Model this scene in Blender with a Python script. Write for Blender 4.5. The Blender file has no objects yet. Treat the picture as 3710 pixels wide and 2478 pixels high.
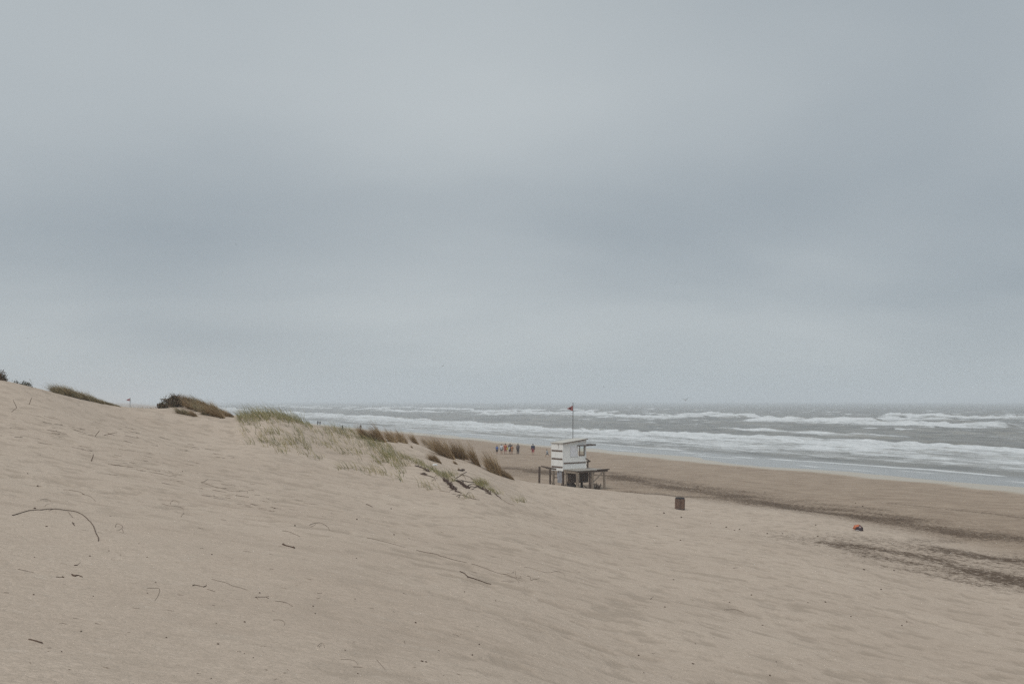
import bpy, math, random
import numpy as np
from mathutils import Vector, Matrix

random.seed(7)
rng = np.random.default_rng(11)
S = bpy.context.scene
COL = S.collection
PI = math.pi

# ------------------------------------------------------------------ camera
E = 9.2                       # eye height above the sea
F = 3710 * 35 / 36.0          # focal length in pixels of the 3710 px wide photograph
PITCH = math.atan(213 / F)
cam_d = bpy.data.cameras.new('camera')
cam_d.lens = 35; cam_d.sensor_width = 36; cam_d.clip_start = 0.1; cam_d.clip_end = 60000
cam = bpy.data.objects.new('camera', cam_d)
cam.location = (0, 0, E); cam.rotation_euler = (PI / 2 + PITCH, 0, 0)
COL.objects.link(cam); S.camera = cam

def ray(px, py):
    """view direction through a point of the photograph, scaled to unit y"""
    a = (np.asarray(px, float) - 1855) / F; b = (1239 - np.asarray(py, float)) / F
    y = math.cos(PITCH) - b * math.sin(PITCH); z = math.sin(PITCH) + b * math.cos(PITCH)
    return a / y, z / y

def at(px, py, d):
    x, z = ray(px, py)
    return float(x * d), float(d), float(E + z * d)

# ------------------------------------------------------------------ noise
def _h(ix, iy, seed):
    n = (ix.astype(np.int64) * 374761393 + iy.astype(np.int64) * 668265263 + seed * 1442695041) & 0xFFFFFFFF
    n = ((n ^ (n >> 13)) * 1274126177) & 0xFFFFFFFF
    n = n ^ (n >> 16)
    return (n & 0xFFFFFF) / float(0xFFFFFF)

def vn(x, y, seed=0):
    x = np.asarray(x, float); y = np.asarray(y, float) + np.zeros_like(x)
    ix = np.floor(x); iy = np.floor(y); fx = x - ix; fy = y - iy
    fx = fx * fx * fx * (fx * (fx * 6 - 15) + 10); fy = fy * fy * fy * (fy * (fy * 6 - 15) + 10)
    a = _h(ix, iy, seed); b = _h(ix + 1, iy, seed); c = _h(ix, iy + 1, seed); d = _h(ix + 1, iy + 1, seed)
    return (a * (1 - fx) + b * fx) * (1 - fy) + (c * (1 - fx) + d * fx) * fy

def fbm(x, y, seed=0, oct=4, gain=.5):
    s = 0; a = 1; t = 0
    for o in range(oct):
        s = s + a * vn(x * 2 ** o + 17.3 * o, y * 2 ** o - 9.1 * o, seed + o); t += a; a *= gain
    return s / t

def sm(a, b, x):
    t = np.clip((x - a) / (b - a), 0, 1)
    return t * t * (3 - 2 * t)

# ------------------------------------------------------------------ shore and terrain
def shore_x(y):
    y = np.asarray(y, float)
    return 17.8 - .45 * (np.minimum(y, 420) - 186.4) - .40 * np.maximum(y - 420, 0)

def shore_st(x, y):
    t = (x - shore_x(y)) * .912
    s = -.41 * (x - 17.8) + .912 * (y - 186.4)
    return s, t

CTRL = []
def col(px, pts):
    for py, d in pts: CTRL.append(at(px, py, d))
def colr(px, pts, crest, drop=((9, 1.6), (20, 4.2), (34, 7.5))):
    """ground seen along one direction up to a crest, and the fall behind it"""
    col(px, pts); py, d = crest
    x, y, z = at(px, py, d); CTRL.append((x, y, z))
    for dd, dz in drop: CTRL.append((x * (d + dd) / d, d + dd, z - dz))
back = ((8, .9), (20, 2.5), (40, 6.0))
colr(0,    [(2478, 4.8), (2300, 6.2), (2100, 8.6), (1950, 11.5), (1850, 14.7), (1750, 19), (1650, 25), (1550, 33), (1450, 42)], (1377, 50), back)
colr(126,  [(1480, 41), (1600, 30)], (1404, 52), back)
colr(250,  [(2478, 5), (2100, 9.3), (1850, 16.5), (1700, 25), (1570, 36), (1490, 45)], (1432, 54), back)
colr(353,  [(1510, 47)], (1454, 56), ((8, 1.2), (20, 3.4), (34, 6.5)))
colr(422,  [(1530, 47)], (1471, 58))
colr(500,  [(2478, 5.3), (2300, 7), (2100, 10), (1950, 14), (1850, 18.5), (1750, 24.5), (1650, 33), (1570, 43), (1515, 52)], (1481, 60))
colr(563,  [(1512, 53)], (1483, 61))
colr(613,  [(1520, 54)], (1471, 61))
colr(655,  [(1492, 57)], (1466, 62))
colr(690,  [(1500, 57), (1478, 60)], (1456, 63))
colr(740,  [(1508, 56), (1482, 60)], (1466, 63.5))
colr(800,  [(1516, 56), (1500, 60)], (1490, 64))
colr(850,  [(2478, 5.7), (2300, 7.7), (2100, 11.5), (1950, 16.5), (1850, 22), (1750, 30), (1650, 41), (1570, 52)], (1506, 62))
colr(950,  [(1640, 43), (1560, 52)], (1494, 62))
colr(1050, [(1660, 43), (1575, 52)], (1512, 63))
colr(1145, [(1585, 55)], (1547, 63.5))
colr(1200, [(2478, 6.2), (2300, 8.5), (2100, 13), (1950, 19), (1850, 26), (1750, 36), (1680, 45), (1600, 56)], (1552, 64))
colr(1300, [(1680, 47), (1605, 58)], (1566, 66))
colr(1400, [(1760, 39), (1690, 48), (1620, 58)], (1597, 68))
colr(1500, [(2478, 7), (2300, 10), (2100, 15.5), (1950, 23), (1850, 32), (1750, 42), (1665, 52), (1630, 60)], (1604, 70))
colr(1600, [(1790, 39), (1715, 47), (1680, 57)], (1648, 67))
colr(1700, [(1830, 36), (1765, 44), (1715, 56)], (1662, 67))
colr(1800, [(1800, 43), (1755, 53)], (1715, 67))
colr(1855, [(2478, 8), (2300, 11.5), (2100, 18), (1950, 27), (1870, 36), (1815, 45), (1775, 56)], (1735, 69), ((7, 1.7), (14, 3.2), (25, 5)))
dropr = ((5, .9), (10, 1.9), (20, 4))
colr(1950, [(1800, 55)], (1760, 73), dropr)
colr(2050, [(1810, 56)], (1771, 76), dropr)
colr(2200, [(2478, 10.5), (2300, 15), (2100, 23), (1950, 37), (1850, 55)], (1784, 79), dropr)
colr(2330, [(1850, 58)], (1790, 76), ((6, .6), (14, 1.4), (25, 3)))
colr(2465, [(2300, 16), (2100, 25.5), (1950, 41), (1846, 64)], (1806, 76), ((8, .7), (18, 1.8), (30, 3.5)))
colr(2900, [(2478, 14), (2300, 20), (2150, 27.5), (2000, 41), (1930, 53)], (1875, 64), ((10, .7), (20, 1.8), (30, 3)))
colr(3300, [(2478, 16.5), (2300, 23.5), (2150, 33), (2040, 45)], (1960, 54), ((10, .8), (20, 2), (30, 3)))
colr(3710, [(2478, 19), (2300, 27.5), (2180, 36)], (2080, 44), ((10, .8), (20, 2), (30, 3)))
CTRL += [(0, 0, 7.6), (0, -7, 8.1), (-6, -5, 9.0), (6, -5, 6.4), (-5, 0, 8.5), (5, 3, 6.6), (30, 12, 1.8), (19, 0, 3.1), (44, 30, 1.2),
         (0, -32, 7), (-30, -12, 11), (-38, 18, 11.5), (-40, 48, 11), (22, -26, 3), (-70, 40, 9), (-65, 90, 5), (60, 0, 0), (-60, -60, 8)]
CTRL = np.array(CTRL)

def warp(x, y):
    r = np.hypot(x, y) + 1e-9
    k = np.log(1 + r / 6) / r
    return x * k, y * k
_cu, _cv = warp(CTRL[:, 0], CTRL[:, 1])
def _phi(d2): return .5 * d2 * np.log(d2 + 1e-12)
_n = len(CTRL)
_A = np.zeros((_n + 3, _n + 3))
_A[:_n, :_n] = _phi((_cu[:, None] - _cu) ** 2 + (_cv[:, None] - _cv) ** 2) + np.eye(_n) * 2e-4
_A[:_n, _n] = 1; _A[:_n, _n + 1] = _cu; _A[:_n, _n + 2] = _cv; _A[_n:, :_n] = _A[:_n, _n:].T
_w = np.linalg.solve(_A, np.concatenate([CTRL[:, 2], [0, 0, 0]]))

def terrain(x, y):
    shp = x.shape; x = x.ravel(); y = y.ravel(); out = np.empty_like(x)
    for i in range(0, len(x), 40000):
        xs = x[i:i + 40000]; ys = y[i:i + 40000]; u, v = warp(xs, ys)
        z = _phi((u[:, None] - _cu) ** 2 + (v[:, None] - _cv) ** 2) @ _w[:_n] + _w[_n] + u * _w[_n + 1] + v * _w[_n + 2]
        out[i:i + 40000] = z
    r = np.hypot(x, y)
    w = sm(88, 125, r)
    dune = out * (1 - w) + w * -6.0
    s, t = shore_st(x, y)
    lobe = (fbm(s / 22, t / 60, 3, 3) - .5) * .22
    land = np.maximum(-t, 0)
    beach = np.where(t < 0, .023 * np.minimum(land, 62) + .004 * np.clip(land - 62, 0, 200), -.03 * t) + lobe * sm(-30, -4, t)
    beach = np.maximum(beach, -8)
    beach = beach + (fbm(x / 3, y / 3, 21, 3) - .5) * .10 * sm(8, 30, land) * (1 - sm(300, 500, r))
    k = .35
    h = np.clip(.5 + .5 * (dune - beach) / k, 0, 1)
    z = beach * (1 - h) + dune * h + k * h * (1 - h)
    # wind hollows, lens shaped along the slope, and broad soft undulation
    dry = h
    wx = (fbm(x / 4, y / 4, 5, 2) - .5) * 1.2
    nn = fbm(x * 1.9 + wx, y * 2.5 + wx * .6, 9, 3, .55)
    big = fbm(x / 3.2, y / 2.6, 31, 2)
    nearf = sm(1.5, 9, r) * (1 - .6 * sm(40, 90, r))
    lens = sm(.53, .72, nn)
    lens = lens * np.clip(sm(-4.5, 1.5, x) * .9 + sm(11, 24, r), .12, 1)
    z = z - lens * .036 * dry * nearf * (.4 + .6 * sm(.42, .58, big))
    z = z + (fbm(x / 3.2, y / 2.6, 13, 3) - .5) * .09 * dry * sm(3, 14, r) * (1 - .5 * sm(50, 90, r))
    return z.reshape(shp), h.reshape(shp), (lens * dry).reshape(shp)

AN = np.radians(np.arange(-40, 40.01, .1))
RR = np.concatenate([np.geomspace(1.2, 150, 660), np.geomspace(152, 480, 95), np.geomspace(500, 30000, 70)])
_R, _P = np.meshgrid(RR, AN, indexing='ij')
HZ, HD, HL = terrain(_R * np.sin(_P), _R * np.cos(_P))
LR = np.log(RR)

def height(x, y):
    x = np.asarray(x, float); y = np.asarray(y, float)
    r = np.maximum(np.hypot(x, y), 1.21); p = np.arctan2(x, y)
    i = np.clip(np.searchsorted(RR, r) - 1, 0, len(RR) - 2); f = (r - RR[i]) / (RR[i + 1] - RR[i])
    q = np.clip((p - AN[0]) / (AN[1] - AN[0]), 0, len(AN) - 1.001); j = q.astype(int); g = q - j
    a = HZ[i, j] * (1 - g) + HZ[i, j + 1] * g; b = HZ[i + 1, j] * (1 - g) + HZ[i + 1, j + 1] * g
    return a * (1 - f) + b * f

def hit(px, py):
    """where the sight line through these points of the photograph meets the sand"""
    px = np.atleast_1d(np.asarray(px, float)); py = np.atleast_1d(np.asarray(py, float))
    rx, rz = ray(px, py); hyp = np.hypot(rx, 1); sl = rz / hyp; p = np.arctan2(rx, 1)
    q = np.clip((p - AN[0]) / (AN[1] - AN[0]), 0, len(AN) - 1.001); j = q.astype(int); g = q - j
    out = np.zeros((len(px), 3))
    for k in range(len(px)):
        prof = HZ[:, j[k]] * (1 - g[k]) + HZ[:, j[k] + 1] * g[k]
        dz = E + sl[k] * RR - prof
        m = np.nonzero(dz <= 0)[0]
        i = m[0] if len(m) else len(RR) - 1
        if i == 0: r = RR[0]
        else:
            f = dz[i - 1] / (dz[i - 1] - dz[i] + 1e-12); r = RR[i - 1] + f * (RR[i] - RR[i - 1])
        out[k] = (r * math.sin(p[k]), r * math.cos(p[k]), E + sl[k] * r)
    return out
def hit1(px, py): return Vector(hit(px, py)[0])

# ------------------------------------------------------------------ node helpers
def newmat(name):
    m = bpy.data.materials.new(name); m.use_nodes = True
    nt = m.node_tree; b = nt.nodes['Principled BSDF']
    return m, nt, b
def nd(nt, t, **kw):
    n = nt.nodes.new(t)
    for k, v in kw.items():
        if k.startswith('i_'): n.inputs[k[2:].replace('_', ' ')].default_value = v
        else: setattr(n, k, v)
    return n
def lk(nt, a, b): nt.links.new(a, b)
def mixc(nt, fac, a, b, mode='MIX'):
    n = nt.nodes.new('ShaderNodeMix'); n.data_type = 'RGBA'; n.blend_type = mode
    for s, v in ((0, fac), (6, a), (7, b)):
        if hasattr(v, 'is_output'): nt.links.new(v, n.inputs[s])
        elif s == 0: n.inputs[0].default_value = v
        else: n.inputs[s].default_value = (*v, 1) if len(v) == 3 else v
    return n.outputs[2]
def mth(nt, op, a, b=None, c=None, clamp=False):
    n = nt.nodes.new('ShaderNodeMath'); n.operation = op; n.use_clamp = clamp
    for i, v in enumerate((a, b, c)):
        if v is None: continue
        if hasattr(v, 'is_output'): nt.links.new(v, n.inputs[i])
        else: n.inputs[i].default_value = v
    return n.outputs[0]
def mr(nt, v, a, b, c=0., d=1., smooth=True):
    n = nt.nodes.new('ShaderNodeMapRange'); n.interpolation_type = 'SMOOTHSTEP' if smooth else 'LINEAR'
    nt.links.new(v, n.inputs[0])
    for i, q in enumerate((a, b, c, d)): n.inputs[i + 1].default_value = q
    return n.outputs[0]
def noise(nt, vec, scale, detail=3., rough=.55, dist=0.):
    n = nt.nodes.new('ShaderNodeTexNoise'); n.inputs['Scale'].default_value = scale
    n.inputs['Detail'].default_value = detail; n.inputs['Roughness'].default_value = rough; n.inputs['Distortion'].default_value = dist
    if vec is not None: nt.links.new(vec, n.inputs['Vector'])
    return n.outputs['Fac']
def mapping(nt, vec, sc=(1, 1, 1), rot=(0, 0, 0)):
    n = nt.nodes.new('ShaderNodeMapping'); n.inputs['Scale'].default_value = sc; n.inputs['Rotation'].default_value = rot
    nt.links.new(vec, n.inputs['Vector']); return n.outputs[0]

def rough_mat(name, c1, c2, scale=20, rough=.85, stretch=(1, 1, 1), bump=.3, bumpd=.004):
    """procedural two-tone material with a bump, for wood, cloth, skin and metal"""
    m, nt, b = newmat(name)
    tc = nd(nt, 'ShaderNodeTexCoord'); v = mapping(nt, tc.outputs['Object'], stretch)
    n = noise(nt, v, scale, 5, .6)
    lk(nt, mixc(nt, mr(nt, n, .3, .7), c1, c2), b.inputs['Base Color'])
    b.inputs['Roughness'].default_value = rough
    b.inputs['Specular IOR Level'].default_value = .3
    if bump:
        bp = nd(nt, 'ShaderNodeBump'); bp.inputs['Strength'].default_value = bump; bp.inputs['Distance'].default_value = bumpd
        lk(nt, n, bp.inputs['Height']); lk(nt, bp.outputs[0], b.inputs['Normal'])
    return m
def attr_mat(name, rough=.8, trans=0.):
    m, nt, b = newmat(name)
    a = nd(nt, 'ShaderNodeAttribute'); a.attribute_name = 'tone'
    tc = nd(nt, 'ShaderNodeTexCoord'); n = noise(nt, tc.outputs['Object'], 14, 2)
    c = mixc(nt, mr(nt, n, .3, .7, 0, .35), a.outputs['Color'], (.30, .25, .16), 'MULTIPLY')
    lk(nt, a.outputs['Color'], b.inputs['Base Color'])
    c = mixc(nt, mr(nt, n, .35, .75, 0., .22), a.outputs['Color'], (.35, .30, .2))
    lk(nt, c, b.inputs['Base Color'])
    b.inputs['Roughness'].default_value = rough; b.inputs['Specular IOR Level'].default_value = .2
    return m

# ------------------------------------------------------------------ mesh helpers
def tag(o, label=None, cat=None, group=None, kind=None):
    if label: o['label'] = label
    if cat: o['category'] = cat
    if group: o['group'] = group
    if kind: o['kind'] = kind
    return o
def empty(name, loc, rz=0., label=None, cat=None, group=None, sc=1.):
    o = bpy.data.objects.new(name, None); COL.objects.link(o); o.empty_display_size = .2
    o.location = loc; o.rotation_euler = (0, 0, rz); o.scale = (sc,) * 3
    return tag(o, label, cat, group)
def meshobj(name, verts, faces, mat, parent=None, smooth=False):
    me = bpy.data.meshes.new(name); me.from_pydata([tuple(v) for v in verts], [], faces); me.update()
    if mat: me.materials.append(mat)
    if smooth: me.polygons.foreach_set('use_smooth', np.ones(len(me.polygons), bool))
    o = bpy.data.objects.new(name, me); COL.objects.link(o)
    if parent: o.parent = parent
    return o
def grid_obj(name, X, Y, Z, mask, mat, attrs):
    nr, nc = X.shape
    co = np.stack([X, Y, Z], -1).reshape(-1, 3)
    idx = np.arange(nr * nc).reshape(nr, nc)
    q = np.stack([idx[:-1, :-1], idx[:-1, 1:], idx[1:, 1:], idx[1:, :-1]], -1)
    keep = np.ones(q.shape[:2], bool) if mask is None else (mask[:-1, :-1] | mask[1:, 1:] | mask[:-1, 1:] | mask[1:, :-1])
    q = q[keep][:, ::-1]
    used = np.zeros(nr * nc, bool); used[q.ravel()] = True
    new = np.cumsum(used) - 1; q = new[q]; co = co[used]
    me = bpy.data.meshes.new(name)
    me.vertices.add(len(co)); me.vertices.foreach_set('co', co.astype(np.float32).ravel())
    me.loops.add(q.size); me.loops.foreach_set('vertex_index', q.astype(np.int32).ravel())
    me.polygons.add(len(q)); me.polygons.foreach_set('loop_start', np.arange(0, q.size, 4, dtype=np.int32))
    me.polygons.foreach_set('loop_total', np.full(len(q), 4, np.int32))
    me.update(calc_edges=True); me.validate()
    me.polygons.foreach_set('use_smooth', np.ones(len(me.polygons), bool))
    for k, v in attrs.items():
        a = me.attributes.new(k, 'FLOAT', 'POINT'); a.data.foreach_set('value', v.reshape(-1)[used].astype(np.float32))
    me.materials.append(mat)
    o = bpy.data.objects.new(name, me); COL.objects.link(o)
    return o

class MB:
    def __init__(s): s.v = []; s.f = []; s.c = []
    def add(s, vs, fs, tone=None):
        n = len(s.v); s.v += [tuple(v) for v in vs]; s.f += [tuple(i + n for i in f) for f in fs]
        if tone is not None: s.c += [tone] * len(fs)
    def box(s, a, b, jit=0., M=None):
        (x0, y0, z0), (x1, y1, z1) = a, b
        vs = [Vector((x, y, z)) for z in (z0, z1) for x, y in ((x0, y0), (x1, y0), (x1, y1), (x0, y1))]
        if jit: vs = [v + Vector([random.uniform(-jit, jit) for _ in range(3)]) for v in vs]
        if M: vs = [M @ v for v in vs]
        s.add(vs, [(0, 3, 2, 1), (4, 5, 6, 7), (0, 1, 5, 4), (1, 2, 6, 5), (2, 3, 7, 6), (3, 0, 4, 7)])
    def beam(s, p, q, w, h, jit=0., up=(0, 0, 1)):
        p = Vector(p); q = Vector(q); d = (q - p); L = d.length; d.normalize()
        u = Vector(up)
        if abs(d.dot(u)) > .98: u = Vector((0, 1, 0))
        sd = d.cross(u).normalized(); u = sd.cross(d)
        M = Matrix((( *(sd),), ( *(d),), ( *(u),))).transposed().to_4x4(); M.translation = p
        s.box((-w / 2, 0, -h / 2), (w / 2, L, h / 2), jit, M)
    def tube(s, pts, rad, n=6, tone=None, cap=True):
        pts = [Vector(p) for p in pts]; m = len(pts)
        if not hasattr(rad, '__len__'): rad = [rad] * m
        base = len(s.v); nf = 0
        for i, p in enumerate(pts):
            d = (pts[min(i + 1, m - 1)] - pts[max(i - 1, 0)])
            d = d.normalized() if d.length > 1e-9 else Vector((0, 0, 1))
            u = Vector((0, 0, 1)) if abs(d.z) < .9 else Vector((1, 0, 0))
            a = d.cross(u).normalized(); b = a.cross(d)
            for k in range(n):
                t = 2 * PI * k / n; s.v.append(tuple(p + (a * math.cos(t) + b * math.sin(t)) * rad[i]))
        for i in range(m - 1):
            for k in range(n):
                k2 = (k + 1) % n
                s.f.append((base + i * n + k, base + (i + 1) * n + k, base + (i + 1) * n + k2, base + i * n + k2)); nf += 1
        if cap:
            s.f.append(tuple(base + k for k in range(n))); s.f.append(tuple(base + (m - 1) * n + k for k in reversed(range(n)))); nf += 2
        if tone is not None: s.c += [tone] * nf
    def ell(s, c, r, nu=12, nv=8, M=None):
        vs = []; c = Vector(c)
        for i in range(1, nv):
            th = PI * i / nv
            for k in range(nu):
                ph = 2 * PI * k / nu
                vs.append(Vector((r[0] * math.sin(th) * math.cos(ph), r[1] * math.sin(th) * math.sin(ph), r[2] * math.cos(th))))
        vs += [Vector((0, 0, r[2])), Vector((0, 0, -r[2]))]
        if M: vs = [M @ v for v in vs]
        vs = [v + c for v in vs]; fs = []
        for i in range(nv - 2):
            for k in range(nu):
                fs.append((i * nu + k, (i + 1) * nu + k, (i + 1) * nu + (k + 1) % nu, i * nu + (k + 1) % nu))
        t = len(vs) - 2
        for k in range(nu):
            fs.append((t, k, (k + 1) % nu)); fs.append((t + 1, (nv - 2) * nu + (k + 1) % nu, (nv - 2) * nu + k))
        s.add(vs, fs)
    def capsule(s, p, q, r0, r1, n=10):
        p = Vector(p); q = Vector(q); d = (q - p).normalized()
        ts = [(-1, .05), (-.75, .66), (-.4, .92), (0, 1)]
        pts = [p + d * r0 * a for a, _ in ts] + [q - d * r1 * a for a, _ in reversed(ts)]
        rs = [r0 * b for _, b in ts] + [r1 * b for _, b in reversed(ts)]
        s.tube(pts, rs, n)
    def build(s, name, mat, parent=None, smooth=False):
        o = meshobj(name, s.v, s.f, mat, parent, smooth)
        if s.c:
            a = o.data.color_attributes.new('tone', 'FLOAT_COLOR', 'CORNER')
            arr = np.ones((len(o.data.loops), 4), np.float32); i = 0
            for p, c in zip(o.data.polygons, s.c):
                arr[p.loop_start:p.loop_start + p.loop_total, :3] = c
            a.data.foreach_set('color', arr.ravel())
        return o

def copy_tree(o, parent=None):
    c = o.copy(); COL.objects.link(c)
    if parent: c.parent = parent
    for ch in list(o.children): copy_tree(ch, c)
    return c

# ------------------------------------------------------------------ sand
def sand_material():
    m, nt, b = newmat('sand')
    g = nd(nt, 'ShaderNodeNewGeometry'); P = g.outputs['Position']
    at_ = lambda n: (lambda a: (setattr(a, 'attribute_name', n), a.outputs['Fac'])[1])(nd(nt, 'ShaderNodeAttribute'))
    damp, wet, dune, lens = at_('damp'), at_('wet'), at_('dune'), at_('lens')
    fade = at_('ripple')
    big = noise(nt, mapping(nt, P, (.16, .16, .2)), 1, 5, .65)
    st = noise(nt, mapping(nt, P, (2.4, 3.6, 2)), 1, 5, .65, .4)
    fine = noise(nt, mapping(nt, P, (8, 9, 9)), 1, 5, .75)
    pit = noise(nt, mapping(nt, P, (26, 34, 30)), 1, 3, .6)
    grain = noise(nt, P, 260, 2, .7)
    dry = mixc(nt, mr(nt, big, .3, .7), (.575, .468, .378), (.492, .391, .312))
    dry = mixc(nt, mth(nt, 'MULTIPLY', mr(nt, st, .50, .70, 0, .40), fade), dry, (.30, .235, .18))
    dry = mixc(nt, mth(nt, 'MULTIPLY', lens, .55), dry, (.28, .22, .17))  # streaks and hollows painted darker, ripple shade put into the sand colour
    dry = mixc(nt, mr(nt, st, .28, .45, .28, 0), dry, (.58, .51, .435))
    dry = mixc(nt, mr(nt, fine, .36, .66, 0., .40), dry, (.33, .265, .205))
    dry = mixc(nt, mr(nt, pit, .36, .66, 0., .42), dry, (.34, .275, .215))
    dry = mixc(nt, mr(nt, grain, .3, .7, 0., .26), dry, (.30, .25, .20))
    # beach between dune foot and water: browner, fine dark flecks
    bst = noise(nt, mapping(nt, P, (.35, .5, 1)), 1, 7, .75, .4)
    bch = mixc(nt, mr(nt, bst, .35, .72), (.350, .272, .206), (.250, .187, .139))
    bsl = noise(nt, mapping(nt, mapping(nt, P, (1, 1, 1), (0, 0, math.radians(-24))), (1.5, .10, 1)), 1, 5, .65, .3)
    bch = mixc(nt, mr(nt, bsl, .54, .70, 0, .5), bch, (.165, .118, .086))
    bfl = noise(nt, mapping(nt, P, (1.4, 1.7, 1)), 1, 5, .8)
    bch = mixc(nt, mr(nt, bfl, .55, .68, 0, .6), bch, (.15, .11, .085))
    c = mixc(nt, dune, bch, dry)
    # churned damp sand in the vehicle tracks
    tn = noise(nt, mapping(nt, P, (3.2, 3.0, 1)), 1, 5, .85, .2)
    dm = mth(nt, 'MULTIPLY', mr(nt, mth(nt, 'ADD', damp, mth(nt, 'MULTIPLY', mth(nt, 'SUBTRACT', tn, .5), 4.2)), .12, .85), mr(nt, damp, 0, .35), clamp=True)
    c = mixc(nt, mth(nt, 'MULTIPLY', dm, .92), c, (.085, .056, .037))
    wetc = (.42, .365, .29)
    c = mixc(nt, wet, c, wetc)
    lk(nt, c, b.inputs['Base Color'])
    lk(nt, mr(nt, wet, 0, 1, .95, .42), b.inputs['Roughness'])
    lk(nt, mr(nt, wet, 0, 1, .04, .40), b.inputs['Specular IOR Level'])
    dry_ = mr(nt, wet, 0, 1, 1, .12)
    h = mth(nt, 'ADD', mth(nt, 'MULTIPLY', mth(nt, 'MULTIPLY', st, fade), .030), mth(nt, 'MULTIPLY', fine, .026))
    h = mth(nt, 'ADD', h, mth(nt, 'MULTIPLY', pit, .017))
    h = mth(nt, 'ADD', h, mth(nt, 'MULTIPLY', grain, .0022))
    h = mth(nt, 'ADD', h, mth(nt, 'MULTIPLY', mth(nt, 'MULTIPLY', tn, damp), .16))
    h = mth(nt, 'MULTIPLY', h, dry_)
    bp = nd(nt, 'ShaderNodeBump'); bp.inputs['Strength'].default_value = .8; bp.inputs['Distance'].default_value = 1.
    lk(nt, h, bp.inputs['Height']); lk(nt, bp.outputs[0], b.inputs['Normal'])
    return m
MSAND = sand_material()

# vehicle tracks: lines on the beach, in metres
TRK = [([(3110, 1990), (3200, 2018), (3290, 2036)], .9, .7), ([(3160, 2040), (3300, 2066), (3500, 2108), (3740, 2150)], .35, .6), ([(3400, 2006), (3560, 2046), (3740, 2066)], .35, .55), ([(2450, 1775), (2700, 1800), (2950, 1822), (3200, 1846)], .5, .5),
       ([(1850, 1697), (1930, 1703), (2000, 1716), (2200, 1722), (2400, 1758), (2607, 1792), (2760, 1822), (2923, 1850), (3120, 1872), (3318, 1902), (3520, 1932), (3760, 1958)], 1.3, 1.0),
       ([(2280, 1782), (2440, 1797), (2560, 1800), (2750, 1822), (2900, 1838), (3150, 1858), (3350, 1885)], .7, .75),
       ([(2200, 1712), (2350, 1735), (2500, 1760), (2650, 1778)], 1.3, .7),
       ([(3020, 1968), (3120, 1978), (3220, 1996), (3330, 2016), (3460, 2048), (3560, 2075), (3740, 2118)], .75, 1.0),
       ([(3130, 2008), (3230, 2022), (3330, 2038), (3480, 2080), (3600, 2105)], .5, .6),
       ([(3350, 1987), (3480, 2005), (3600, 2022), (3760, 2034)], .85, 1.0),
       ([(3300, 1958), (3460, 1962)], .4, .5),
       ([(3200, 1820), (3400, 1840), (3600, 1862), (3740, 1880)], .22, .6),
       ([(3330, 1745), (3500, 1758), (3700, 1772)], .25, .55),
       ([(2600, 1690), (2900, 1716), (3250, 1752)], .25, .3)]
def seg_dist(x, y, pts):
    d = np.full(x.shape, 1e9)
    for (ax, ay), (bx, by) in zip(pts[:-1], pts[1:]):
        vx, vy = bx - ax, by - ay
        t = np.clip(((x - ax) * vx + (y - ay) * vy) / (vx * vx + vy * vy + 1e-9), 0, 1)
        d = np.minimum(d, np.hypot(x - ax - t * vx, y - ay - t * vy))
    return d

def ground():
    an = np.concatenate([AN, np.radians(np.arange(44, 317, 4.)), [AN[0] + 2 * PI]])
    rr = np.concatenate([[.02, .3, .7], RR])
    R, P = np.meshgrid(rr, an, indexing='ij'); X = R * np.sin(P); Y = R * np.cos(P)
    Z, Hd, Ln = terrain(X, Y)
    Z[:, -1] = Z[:, 0]; X[:, -1] = X[:, 0]; Y[:, -1] = Y[:, 0]; Hd[:, -1] = Hd[:, 0]
    s, t = shore_st(X, Y)
    damp = np.zeros_like(X)
    sel = (R < 140) & (Y > 0)
    xs, ys = X[sel], Y[sel]; dd = np.zeros_like(xs)
    wob = (fbm(xs / 2.5, ys / 2.5, 41, 3) - .5) * 1.6
    for pts, w, k in TRK:
        w *= 1.75
        q = hit([p[0] for p in pts], [p[1] for p in pts])[:, :2]
        d = seg_dist(xs, ys, [tuple(a) for a in q]) + wob * w * .9
        dd = np.maximum(dd, k * np.maximum(.85 * np.exp(-(d / (w * 1.15)) ** 2), .40 * np.exp(-(d / (w * 2.8 + 1.0)) ** 2)))
    damp[sel] = dd * (.78 + .22 * sm(.35, .6, fbm(xs / 6, ys / 6, 44, 3)))
    edge = (fbm(s / 9, t / 30, 8, 3) - .5) * 5
    wet = sm(-8.5, -5, t + edge) * .9
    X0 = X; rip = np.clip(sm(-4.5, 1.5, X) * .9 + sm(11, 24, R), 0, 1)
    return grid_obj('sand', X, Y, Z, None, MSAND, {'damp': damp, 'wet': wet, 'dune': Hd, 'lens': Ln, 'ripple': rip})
tag(ground(), kind='structure')

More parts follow.
